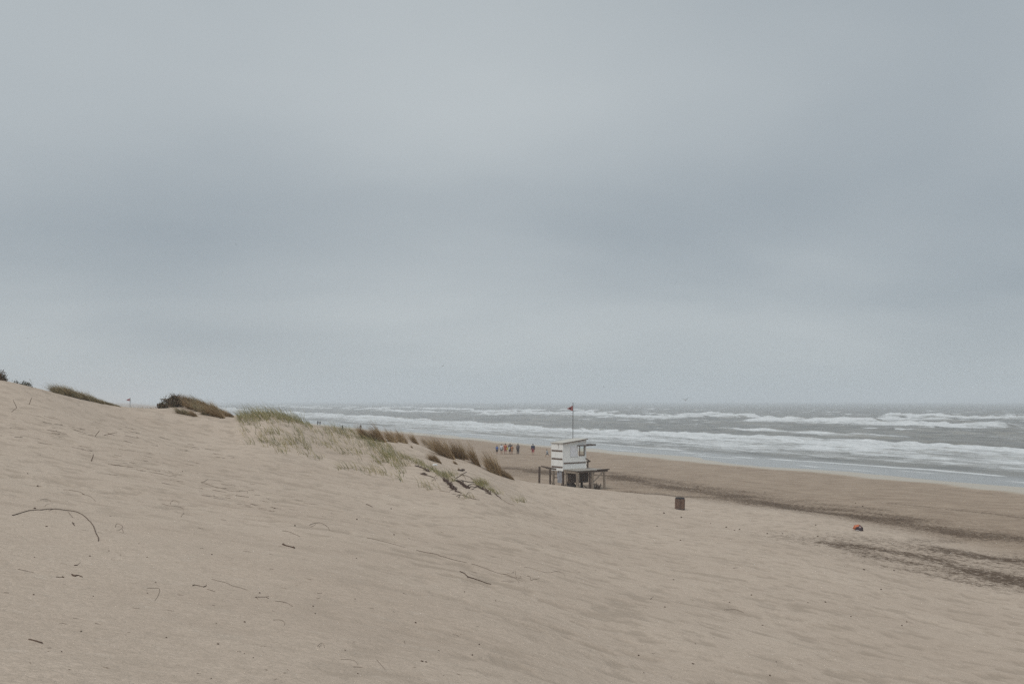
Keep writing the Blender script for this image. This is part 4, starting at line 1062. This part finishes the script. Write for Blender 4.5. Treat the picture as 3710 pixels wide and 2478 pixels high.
rootclump(zr((1400, 690), (1500, 735), (1600, 790), (1640, 840)), 130, 3., 'band of dark roots under the bright green ridge tuft', 4, 10)
rootclump(zr((150, 270), (300, 320), (420, 380)), 70, 2.4, 'brown roots showing under the upper ridge grass', 4, 9)
rootclump(zr((1020, 365), (1110, 350)), 40, 3., 'pair of dark dead stubs on the bare sand above the raised stick', 4, 10)
prop((1650, 1732), (1691, 1709), 3.6, 'raised_stick', 'thick grey brown stick pointing up to the right out of the ridge', MTIMBERD)
lay([zr((1060, 455), (1130, 470), (1250, 515), (1310, 550), (1380, 600)), (zr((1110, 460), (1140, 500), (1160, 560)), 1.3), (zr((1260, 520), (1280, 560)), 1.2)], 'driftwood_branch', 'thin arching branch beyond the right root mass', 'branch', MTWIG, px=2.2, lift=3)
lay([zr((1060, 570), (1150, 585), (1260, 600), (1330, 605), (1400, 625)), (zr((1180, 690), (1240, 650), (1300, 625)), 3), (zr((1190, 710), (1290, 690), (1390, 680)), 3), (zr((1280, 745), (1330, 715), (1380, 690)), 2.4)], 'driftwood_branch', 'forked dark branch lying between the right root mass and the green tuft', 'branch', MROOT, px=4)
lay([zr((1290, 640), (1400, 680), (1500, 725), (1560, 770), (1640, 850))], 'driftwood_branch', 'long pale stem lying through the bright green ridge tuft', 'branch', MTWIGL, px=2.6, lift=2)
lay([zr((1640, 740), (1740, 810), (1800, 870), (1880, 940)), (zr((1740, 820), (1800, 880), (1870, 930)), 4)], 'driftwood_branch', 'dark branch at the lower right end of the grassy ridge', 'branch', MROOT, px=3)
lay([zr((1880, 940), (1980, 1000), (2060, 1035), (2150, 1060))], 'thin_stem', 'thin stem trailing off the lower right end of the ridge', 'stem', MTWIGL, px=2)
lay([zr((970, 880), (1040, 855), (1110, 855), (1170, 885), (1260, 920), (1330, 940), (1440, 955)), (zr((1010, 910), (1050, 860)), 2.4), (zr((1110, 860), (1140, 915)), 2), (zr((890, 835), (990, 855)), 2.)], 'driftwood_branch', 'many jointed branch on the sand below the root masses', 'branch', MTWIG, px=2.8)
lay([zr((630, 768), (720, 785), (830, 795)), (zr((830, 795), (850, 760), (900, 735)), 1.5)], 'thin_stem', 'thin straight stem lying left of the left root mass', 'stem', px=2)
lay([zr((910, 745), (990, 685)), (zr((1170, 860), (1215, 805), (1250, 820)), 2)], 'thin_stem', 'short bent stem beside the left root mass', 'stem', px=2)
lay([zr((510, 560), (530, 500), (560, 460)), (zr((540, 575), (555, 520), (580, 510), (600, 530)), 1.5), (zr((470, 575), (500, 540)), 2)], 'dry_sprig', 'arched pale sprig where the lying branch meets the ridge', 'sprig', MTWIGL, px=2)

# countless small litter of the dune: copies of a few shapes, each its own object
def twig_mesh(kind, n):
    mb = MB(); p = Vector((0, 0, .004)); a = random.uniform(-.25, .25); pts = [p.copy()]
    for i in range(n):
        a += random.gauss(0, .28 if kind != 'curl' else .38) + (.22 if kind == 'curl' else 0)
        p = p + Vector((math.cos(a), math.sin(a), random.gauss(0, .04))) / n; p.z = max(p.z, .002); pts.append(p.copy())
    mb.tube(pts, [.014 * (1 - .5 * i / n) for i in range(n + 1)], 5)
    if kind == 'fork':
        for _ in range(2):
            b_ = random.choice(pts[1:-1]); mb.tube([b_, b_ + Vector((.14, random.choice((-.13, .13)), .03)), b_ + Vector((.25, random.choice((-.2, .2)), .02))], [.007, .006, .004], 5)
    o = mb.build('dry_twig', None); COL.objects.unlink(o); return o.data
def chip_mesh(seed):
    q = MB(); q.ell((0, 0, 0), (1, 1, 1), 10, 7); vs = []
    for v in q.v:
        k = 1 + 1.0 * (float(vn(v[0] * 1.7 + 3 + seed, v[1] * 1.7 + v[2] * 2 + 4, seed)) - .5); vs.append((v[0] * .5 * k, v[1] * .3 * k, v[2] * .28 * k + .12))
    q.v = vs; o = q.build('wood_chip', MTWIG, None, True); COL.objects.unlink(o); return o.data
TW = [twig_mesh('curl', 8), twig_mesh('plain', 6), twig_mesh('fork', 7), twig_mesh('plain', 9), twig_mesh('curl', 6)]
for i, me in enumerate(TW): me.materials.clear(); me.materials.append((MTWIG, MTWIG, MTWIGL, MTWIGL, MTWIG)[i])
CH = [chip_mesh(s) for s in (1, 2, 3)]
def scatter(name, meshes, pts, size, label, cat, group, spin):
    P = hit([p[0] for p in pts], [p[1] for p in pts])
    for (x, y, z) in P:
        o = bpy.data.objects.new(name, random.choice(meshes)); COL.objects.link(o)
        s = random.uniform(*size) / F * y
        e = .15
        nx = (float(height(x + e, y)) - float(height(x - e, y))) / (2 * e); ny = (float(height(x, y + e)) - float(height(x, y - e))) / (2 * e)
        nrm = Vector((-nx, -ny, 1)).normalized(); q = Vector((0, 0, 1)).rotation_difference(nrm)
        o.rotation_mode = 'QUATERNION'; o.rotation_quaternion = q @ Matrix.Rotation(random.gauss(*spin), 3, 'Z').to_quaternion()
        o.location = (x, y, z); o.scale = (s, s, s) if name != 'dry_twig' else (s, s, max(s, .35 * s + .12)); tag(o, label, cat, group)
def up_dens(x, y):   # the strand line of dead roots across the left slope
    l1 = 1540 + (x - 0) * .30; l2 = 1500 + x * .16
    return min(1, .10 + math.exp(-((y - l1) / 38) ** 2) * .9 + .5 * math.exp(-((y - l2) / 30) ** 2)) * float(vn(x / 60, y / 18, 301)) * 1.4
A_ = inpoly(150, [(5, 1470), (260, 1500), (560, 1560), (900, 1680), (1250, 1800), (1250, 1880), (800, 1830), (400, 1740), (5, 1660)], up_dens)
scatter('dry_twig', TW, A_, (18, 62), 'one of many thin dead root strands along the left slope strand line', 'twig', 'dead root strands on the left slope', (-.12, .35))
B_ = inpoly(80, [(5, 1700), (500, 1760), (1300, 1850), (1900, 2000), (1900, 2470), (5, 2470)])
scatter('dry_twig', TW, B_, (10, 34), 'one of the thin stray twigs strewn over the near sand', 'twig', 'stray twigs on the near sand', (0, 1.2))
C_ = inpoly(34, [(1900, 1950), (3000, 2050), (3600, 2300), (3600, 2470), (1900, 2470)])
scatter('dry_twig', TW, C_, (8, 22), 'one of the tiny twigs on the rippled sand at lower right', 'twig', 'tiny twigs on the lower right sand', (0, 1.0))
chips = [zl((438, 541))[0], zl((330, 372))[0], zl((1028, 770))[0], zl((325, 832))[0], zl((850, 821))[0], zl((2003, 806))[0], zl((1390, 830))[0], zl((262, 42))[0], zl((1725, 22))[0], zl((355, 160))[0],
         zb_((880, 288))[0], zb_((1470, 158))[0], zb_((318, 273))[0], zb_((767, 617))[0], zb_((583, 810))[0], zb_((1573, 678))[0], zb_((1995, 1063))[0], zb_((2310, 530))[0], zb_((2060, 738))[0], zb_((2043, 542))[0], zb_((2310, 828))[0],
         zd((40, 780))[0], zd((930, 915))[0], zd((823, 718))[0], zd((1477, 811))[0], zd((1510, 816))[0], zd((1903, 758))[0], zd((567, 404))[0], zd((550, 343))[0], zd((908, 280))[0], zd((1838, 221))[0], zd((2102, 297))[0], zd((95, 230))[0], zd((1620, 720))[0], zd((1423, 483))[0], zd((1962, 667))[0],
         zc((395, 363))[0], zc((1213, 219))[0], zc((922, 310))[0], zc((918, 640))[0], zc((1238, 440))[0], zq((1932, 366))[0], zq((1455, 780))[0], zq((1434, 950))[0], zq((971, 877))[0], zq((1015, 1025))[0], zq((2024, 622))[0], zq((1195, 468))[0], zq((2142, 932))[0], zq((2088, 1048))[0], zq((1745, 428))[0]]
scatter('wood_chip', CH, chips, (5, 10), 'one of the small dark wood chips lying singly on the dune sand', 'chip', 'wood chips on the dune sand', (0, 1.5))
bits = [(2350 + x / 2.609, 1700 + y / 2.609) for x, y in ((145, 415), (310, 457), (587, 512), (735, 549), (860, 570), (1122, 608), (1266, 608), (1600, 636), (80, 540), (300, 672), (1100, 222), (670, 185), (1955, 322), (2025, 352), (1578, 528), (810, 577), (2320, 956))] + [(2990, 2181), (2927, 2183), (3240, 2066), (3130, 2064), (3192, 2135), (3083, 2233), (3285, 2253), (3268, 2266), (2440, 2100)]
scatter('wood_chip', CH, bits, (5, 9), 'one of the tiny dark bits strewn on the beach around the barrel and bag', 'chip', 'dark bits on the open beach', (0, 1.5))

# ------------------------------------------------------------------ people
MSKIN = rough_mat('skin', (.36, .22, .155), (.30, .18, .125), 6, .6)
CLOTH = {}
def cloth(name, c):
    if name not in CLOTH: CLOTH[name] = rough_mat(name + '_cloth', c, tuple(x * .8 for x in c), 5, .9, (1, 1, 1), .4, .01)
    return CLOTH[name]
MHAIR = rough_mat('dark_hair', (.022, .016, .013), (.045, .032, .025), 30, .7)
MEYE = rough_mat('eye', (.02, .015, .012), (.03, .02, .02), 20, .3)
def remesh(mb, name, mat, parent, vox):
    o = meshobj(name, mb.v, mb.f, None); md = o.modifiers.new('r', 'REMESH'); md.mode = 'VOXEL'; md.voxel_size = vox
    dg = bpy.context.evaluated_depsgraph_get(); me = bpy.data.meshes.new_from_object(o.evaluated_get(dg))
    bpy.data.objects.remove(o); me.materials.append(mat)
    me.polygons.foreach_set('use_smooth', np.ones(len(me.polygons), bool))
    n = bpy.data.objects.new(name, me); COL.objects.link(n); n.parent = parent; return n
def person(px, py, hpx, label, group, face=0., legs=((0, 0), (0, 0)), arms=((.1, .2, .12), (.1, .2, .12)), top=None, bottom=None, hair='short', girth=1., lean=0., hood=False, child=False, lift=0., loc=None, det=True):
    """standing figure facing +y turned by face; legs: (swing, knee bend) per side, arms: (swing, elbow bend, spread)"""
    g = hit1(px, py) if loc is None else loc; H = hpx / F * g.y if loc is None else hpx
    root = empty('person', (g.x, g.y, g.z + lift), face, label, 'person', group, H / 1.75)
    hs = 1.12 if child else 1.
    rot = lambda v, a: Vector((v[0], v[1] * math.cos(a) - v[2] * math.sin(a), v[1] * math.sin(a) + v[2] * math.cos(a)))
    hip = Vector((0, 0, .90)); J = {}
    low = 1e9
    for sx, (sw, kb) in zip((-1, 1), legs):
        h0 = hip + Vector((sx * .095, 0, 0)); kn = h0 + rot((sx * .012, 0, -.42), sw); an_ = kn + rot((0, 0, -.40), sw - kb); toe = an_ + rot((sx * .02, .17, -.045), sw - kb if kb > .35 else 0)
        J[sx] = [h0, kn, an_, toe]; low = min(low, an_.z - .075)
    tl = lambda v: rot(v, -lean)
    chest = hip + tl((0, 0, .40)); neck = hip + tl((0, 0, .58)); head = hip + tl((0, .02, .735))
    A = {}
    for sx, (sw, eb, spd) in zip((-1, 1), arms):
        sh = hip + tl((sx * .185 * girth, 0, .50)); d = rot((sx * math.sin(spd), 0, -math.cos(spd)), sw - lean); el = sh + d * .29
        d2 = rot((sx * math.sin(spd) * .5, 0, -1), sw + eb - lean).normalized(); wr = el + d2 * .25; A[sx] = [sh, el, wr, d2]
    sh_ = Vector((0, 0, -low))
    def m_(v): return v + sh_
    b = MB(); gk = girth
    b.capsule(m_(hip + Vector((-.06, 0, .03))), m_(hip + Vector((.06, 0, .03))), .125 * gk, .125 * gk)
    b.capsule(m_(hip + tl((0, 0, .08))), m_(chest), .125 * gk, .145 * gk); b.capsule(m_(chest + Vector((-.07 * gk, 0, .0))), m_(chest + Vector((.07 * gk, 0, .0))), .125, .125)
    b.capsule(m_(A[-1][0]), m_(A[1][0]), .062, .062); b.capsule(m_(hip + tl((0, -.005, .50))), m_(head - Vector((0, 0, .05))), .058, .052)
    b.ell(m_(head), (.078 * hs, .098 * hs, .122 * hs), 14, 10); b.ell(m_(head + Vector((0, .045, -.06))), (.055 * hs, .06 * hs, .06 * hs))
    b.capsule(m_(head + Vector((0, .092, .005))), m_(head + Vector((0, .112, -.025))), .012, .017)
    for sx in (-1, 1):
        b.ell(m_(head + Vector((sx * .082 * hs, .0, -.005))), (.014, .024, .034), 8, 6)
        h0, kn, an_, toe = [m_(v) for v in J[sx]]
        b.capsule(h0, kn, .092 * gk, .058); b.capsule(kn, kn.lerp(an_, .35), .057, .060); b.capsule(kn.lerp(an_, .35), an_, .060, .038)
        b.capsule(an_ + (an_ - toe) * .22 - Vector((0, 0, .03)), toe, .036, .030)
        s0, el, wr, d2 = A[sx]; s0, el, wr = m_(s0), m_(el), m_(wr)
        b.capsule(s0, el, .052, .040); b.capsule(el, wr, .040, .028)
        side = Vector((0, 1, 0)); side = (side - d2 * side.dot(d2)).normalized(); nrm = d2.cross(side); palm = wr + d2 * .05
        b.ell(palm, (.030, .042, .052), 10, 8)
        for k_ in range(4):
            r0 = palm + d2 * .035 + side * (.030 - .020 * k_); L = (.062, .072, .067, .052)[k_]; cu = nrm * (-sx) * .5
            mid = r0 + (d2 + cu * .2).normalized() * L * .55; b.capsule(r0, mid, .0115, .0105, 6); b.capsule(mid, mid + (d2 + cu * .9).normalized() * L * .5, .0105, .009, 6)
        t0 = wr + d2 * .03 + side * .03; t1 = t0 + (d2 * .6 + side * .7).normalized() * .045; b.capsule(t0, t1, .013, .012, 6); b.capsule(t1, t1 + (d2 * .9 + side * .3).normalized() * .03, .012, .010, 6)
    remesh(b, 'body', MSKIN, root, .011 if det else .016)
    if top:
        nm, c, sl_, lng = top; q = MB(); e = .022
        q.capsule(m_(hip + tl((-.05, 0, .10 - lng))), m_(hip + tl((.05, 0, .10 - lng))), .13 * gk + e, .13 * gk + e); q.capsule(m_(hip + tl((0, 0, .10))), m_(chest), .13 * gk + e, .148 * gk + e)
        q.capsule(m_(chest + Vector((-.07 * gk, 0, 0))), m_(chest + Vector((.07 * gk, 0, 0))), .125 + e, .125 + e); q.capsule(m_(A[-1][0]), m_(A[1][0]), .066 + e, .066 + e)
        for sx in (-1, 1):
            s0, el, wr, _d = A[sx]; q.capsule(m_(s0), m_(s0.lerp(el, min(1, sl_))), .058 + e, .046 + e)
            if sl_ > 1: q.capsule(m_(el), m_(el.lerp(wr, sl_ - 1)), .046 + e, .040 + e * .6)
        if hood: q.ell(m_(neck + tl((0, -.07, -.02))), (.12, .085, .10)); q.capsule(m_(neck + Vector((-.05, 0, -.03))), m_(neck + Vector((.05, 0, -.03))), .075, .075)
        remesh(q, 'shirt' if sl_ <= 1 else 'jacket', cloth(nm, c), root, .014)
    if bottom:
        nm, c, ln = bottom; q = MB(); e = .020
        q.capsule(m_(hip + Vector((-.06, 0, .05))), m_(hip + Vector((.06, 0, .05))), .128 * gk + e, .128 * gk + e)
        for sx in (-1, 1):
            h0, kn, an_, _t = J[sx]; q.capsule(m_(h0), m_(h0.lerp(kn, min(1, ln))), .096 * gk + e, .066 + e * 1.5)
            if ln > 1: q.capsule(m_(kn), m_(kn.lerp(an_, ln - 1)), .062 + e, .050 + e)
        remesh(q, 'shorts' if ln < 1.2 else 'trousers', cloth(nm, c), root, .014)
    q = MB(); q.ell(m_(head + Vector((0, -.016, .026))), (.090 * hs, .100 * hs, .116 * hs), 14, 10)
    if hair == 'long': q.capsule(m_(head + Vector((0, -.06, 0))), m_(head + Vector((0, -.085, -.20))), .085, .06)
    if hair == 'hood': q = MB(); q.ell(m_(head + Vector((0, -.02, .0))), (.105, .115, .140), 14, 10)
    q.v = [v if v[1] < m_(head).y + .055 else (v[0] * .9, m_(head).y + .055, max(v[2], m_(head).z + .07)) for v in q.v]
    remesh(q, 'hair' if hair != 'hood' else 'hood', MHAIR if hair != 'hood' else cloth(top[0], top[1]), root, .014)
    for sx in (-1, 1):
        q = MB(); q.ell(m_(head + Vector((sx * .032, .090, .012))), (.012, .008, .008), 8, 6); q.build('eye', MEYE, root)
    return root, {k: [m_(v) for v in A[k][:3]] for k in A}
GP = 'people walking together on the beach'
W1 = ((.22, .05), (-.25, .12)); W2 = ((-.2, .08), (.25, .08)); ST = ((.04, 0), (-.05, .02))
person(1800.5, 1645, 31, 'child in a bright blue shirt and dark shorts at the left end of the group', GP, .1, ST, ((-.1, .5, .28), (-.1, .6, .30)), ('blue', (.075, .14, .37), .9, .0), ('dark', (.045, .045, .05), .85), girth=.92, child=True)
person(1817, 1645, 35.5, 'person in a loose white hooded jacket with bare legs, beside the child in blue', GP, -.05, ((.18, .02), (-.16, .03)), ((.1, .3, .16), (.12, .3, .16)), ('white', (.60, .62, .66), 1.85, .10), ('dark', (.045, .045, .05), .55), hair='short', girth=1.12, hood=True)
_, ho = person(1831, 1645.5, 39, 'tall person in orange top and red shorts, third from left', GP, .05, ((.18, .02), (-.2, .05)), ((.1, .3, .12), (.12, .35, .2)), ('orange', (.42, .13, .07), .95, .06), ('red', (.34, .075, .065), .8), girth=1.02)
_, hd = person(1848, 1645.5, 40, 'person in dark clothes striding beside the one in orange, dark hair', GP, .0, ((.3, .2), (-.22, .5)), ((-.15, .25, .42), (.15, .5, .18)), ('navy', (.035, .040, .060), 1.8, .06), ('black', (.030, .028, .034), .95), girth=1.04)
person(1855, 1646, 34, 'smaller person in orange patterned top, overlapping the one in dark clothes', GP, -.1, ((.12, .02), (-.14, .05)), ((.1, .5, .18), (.1, .5, .2)), ('apricot', (.40, .21, .12), .95, .08), ('tan', (.40, .24, .14), .6), hair='short', girth=.95, child=True)
person(1876.5, 1645.5, 38.5, 'person with long dark hair in grey hoodie and dark trousers', GP, .15, ((.12, .0), (-.18, .1)), ((.1, .25, .12), (.12, .35, .12)), ('grey', (.16, .14, .145), 1.9, .08), ('charcoal', (.040, .036, .042), 1.9), hair='long', hood=True)
person(1931, 1648, 40.5, 'man in navy jacket and red patterned shorts walking apart to the right', GP, .1, ((.2, .1), (-.25, .35)), ((.12, .3, .16), (.1, .3, .18)), ('navy_jacket', (.035, .045, .085), 1.9, .08), ('red_pattern', (.38, .10, .10), .98), girth=1.12)
person(1983, 1655.5, 30, 'child running left in pale shirt and grey shorts beside the hut', GP, 1.2, ((.75, .5), (-.55, .75)), ((.6, .9, .15), (-.5, .9, .2)), ('pale_grey', (.42, .45, .48), .9, .04), ('slate', (.07, .085, .115), .8), child=True, girth=.92, lean=.16)
G_ = 'far walkers at the water edge'
def far_person(px, head_y, d, h, *a, **k):
    x, y, z = at(px, head_y, d); g = Vector((x, y, float(height(x, y)))); return person(0, 0, h, *a, loc=g, det=False, **k)
far_person(1151.5, 1523, 372, 1.74, 'far dark figure at the water edge, left one of the pair', G_, 0, W1, ((.1, .2, .15), (.1, .2, .15)), ('black', (.030, .028, .034), 1.9, .06), ('black', (.030, .028, .034), 1.9))
far_person(1159.5, 1524, 372, 1.70, 'far dark figure with paler clothes, right one of the pair at the water edge', G_, 0, W2, ((.1, .4, .3), (.1, .3, .2)), ('grey', (.16, .14, .145), 1.9, .06), ('charcoal', (.040, .036, .042), 1.9))
far_person(1306.5, 1540, 309, 1.75, 'lone dark figure walking by the water behind the first brown tufts', G_, .1, W1, ((.1, .3, .22), (.1, .3, .22)), ('black', (.030, .028, .034), 1.9, .06), ('grey_trousers', (.16, .16, .17), 1.9))
far_person(1240.5, 1543.5, 300, 1.62, 'person by the water hidden by the grass hump except for the dark head', G_, 0, ST, ((.1, .2, .12), (.1, .2, .12)), ('black', (.030, .028, .034), 1.9, .06), ('charcoal', (.040, .036, .042), 1.9))
# what they carry
bp_ = hit1(1840.5, 1645.5); k = bp_.y / F
q = MB()
for i in range(13):
    pass
def board(px, pz0, pz1, wpx, mat, label, tilt, name, dy=-.10):
    g = bp_.copy(); c = Vector(at(px, (pz0 + pz1) / 2, g.y)); hh = (pz1 - pz0) / 2 * k; ww = wpx / 2 * k; q = MB(); n = 24; vs = []
    for s_, kk in ((-.022, .93), (-.014, 1), (.014, 1), (.022, .93)):
        for i in range(n):
            a = 2 * PI * i / n; ca, sa = math.cos(a), math.sin(a); sup = lambda v: math.copysign(abs(v) ** .6, v); vs.append((sup(ca) * ww * kk * (1 - .12 * sa), s_, sup(sa) * hh * kk))
    fs = [(j * n + i, j * n + (i + 1) % n, (j + 1) * n + (i + 1) % n, (j + 1) * n + i) for j in range(3) for i in range(n)] + [tuple(reversed(range(n))), tuple(range(3 * n, 4 * n))]
    q.add(vs, fs); o = q.build(name, mat); o.location = (c.x, c.y + dy, c.z); o.rotation_euler = (.05, tilt, .5); return tag(o, label, 'board')
board(1838.0, 1620, 1629, 6, rough_mat('yellow_foam', (.62, .52, .10), (.55, .45, .09), 8, .6), 'yellow foam board carried by the person in orange', .3, 'foam_board')
board(1844.5, 1617, 1629, 6.5, rough_mat('white_foam', (.62, .64, .60), (.5, .5, .45), 8, .6), 'white foam board under the arm of the person in dark clothes', .35, 'foam_board', -.16)

# ------------------------------------------------------------------ birds
MBIRD = rough_mat('dark_feather', (.055, .058, .062), (.09, .092, .098), 20, .8)
MGULL = rough_mat('white_feather', (.66, .67, .68), (.55, .56, .58), 20, .8)
MGWING = rough_mat('grey_wing', (.20, .21, .225), (.28, .29, .30), 20, .8)
def bird(px, py, d, span, label, yaw, roll, pitch, dih, bend, body, wing):
    x, y, z = at(px, py, d); o = empty('bird', (x, y, z), 0, label, 'bird', 'birds over the beach'); o.rotation_euler = (pitch, roll, yaw); sp = span / 2
    q = MB(); L = span * .42; pr = [(-.5, .010), (-.42, .035), (-.2, .085), (.05, .11), (.25, .095), (.36, .062), (.44, .060), (.50, .045), (.55, .015), (.62, .004)]
    q.tube([(0, a * L, 0) for a, _ in pr], [r * L for _, r in pr], 10); q.add([(0, -.40 * L, .02 * L), (-.11 * L, -.68 * L, .0), (.11 * L, -.68 * L, 0), (0, -.40 * L, -.02 * L)], [(0, 1, 2), (3, 2, 1), (0, 3, 1), (0, 2, 3)])
    q.build('body', body, o, True)
    for sx in (-1, 1):
        w_ = MB(); vs = []; n = 9
        for i in range(n + 1):
            f = i / n; a = dih + (bend if f > .45 else 0) * min(1, (f - .45) / .2 if f > .45 else 0)
            if i == 0: cx, cz = 0., 0.
            else: cx += math.cos(a) * sp / n; cz += math.sin(a) * sp / n
            ch = sp * (.27 - .05 * f - .20 * f ** 3); le = sp * (.12 + .10 * math.sin(f * PI * .9) - .22 * max(0, f - .5)); t = sp * .016 * (1 - .8 * f)
            vs += [(sx * cx, le, cz), (sx * cx, le - ch * .35, cz + t), (sx * cx, le - ch, cz), (sx * cx, le - ch * .35, cz - t * .4)]
        fs = [(i * 4 + j, i * 4 + (j + 1) % 4, (i + 1) * 4 + (j + 1) % 4, (i + 1) * 4 + j) for i in range(n) for j in range(4)] + [(0, 3, 2, 1), (n * 4, n * 4 + 1, n * 4 + 2, n * 4 + 3)]
        w_.add(vs, fs); w_.build('wing', wing, o, True)
    return o
bird(855, 886, 62, .36, 'dark bird with bent wings high in the left sky', .3, .85, .1, .35, -.9, MBIRD, MBIRD)
bird(101, 1226, 95, .30, 'small dark bird low over the dune at far left', 1.2, .1, .2, .25, -.3, MBIRD, MBIRD)
bird(1605, 1327, 150, .62, 'small grey gull, wings out, above the middle of the sea', 1.2, -.2, .1, .5, .1, MGULL, MGWING)
bird(2187, 1403, 120, .55, 'grey gull with raised wing above the red and dark flag', .6, .7, .2, .9, .0, MGULL, MGWING)
bird(2485, 1450, 95, .95, 'white gull with wings raised in a V on the horizon', .35, -.12, .05, .62, -.2, MGULL, MGWING)
bird(1187, 1477, 250, .55, 'dark bird skimming low over the sea left of middle', 1.3, 0, 0, .2, -.5, MBIRD, MBIRD)
bird(397, 1117.5, 170, .42, 'tiny faint bird in the left sky above the far dune strip', .8, .1, 0, .1, -.2, MGULL, MGWING)
bird(1328, 1240.5, 200, .34, 'tiny dark bird like a speck in the middle sky', 1.0, .3, 0, .1, -.2, MBIRD, MBIRD)
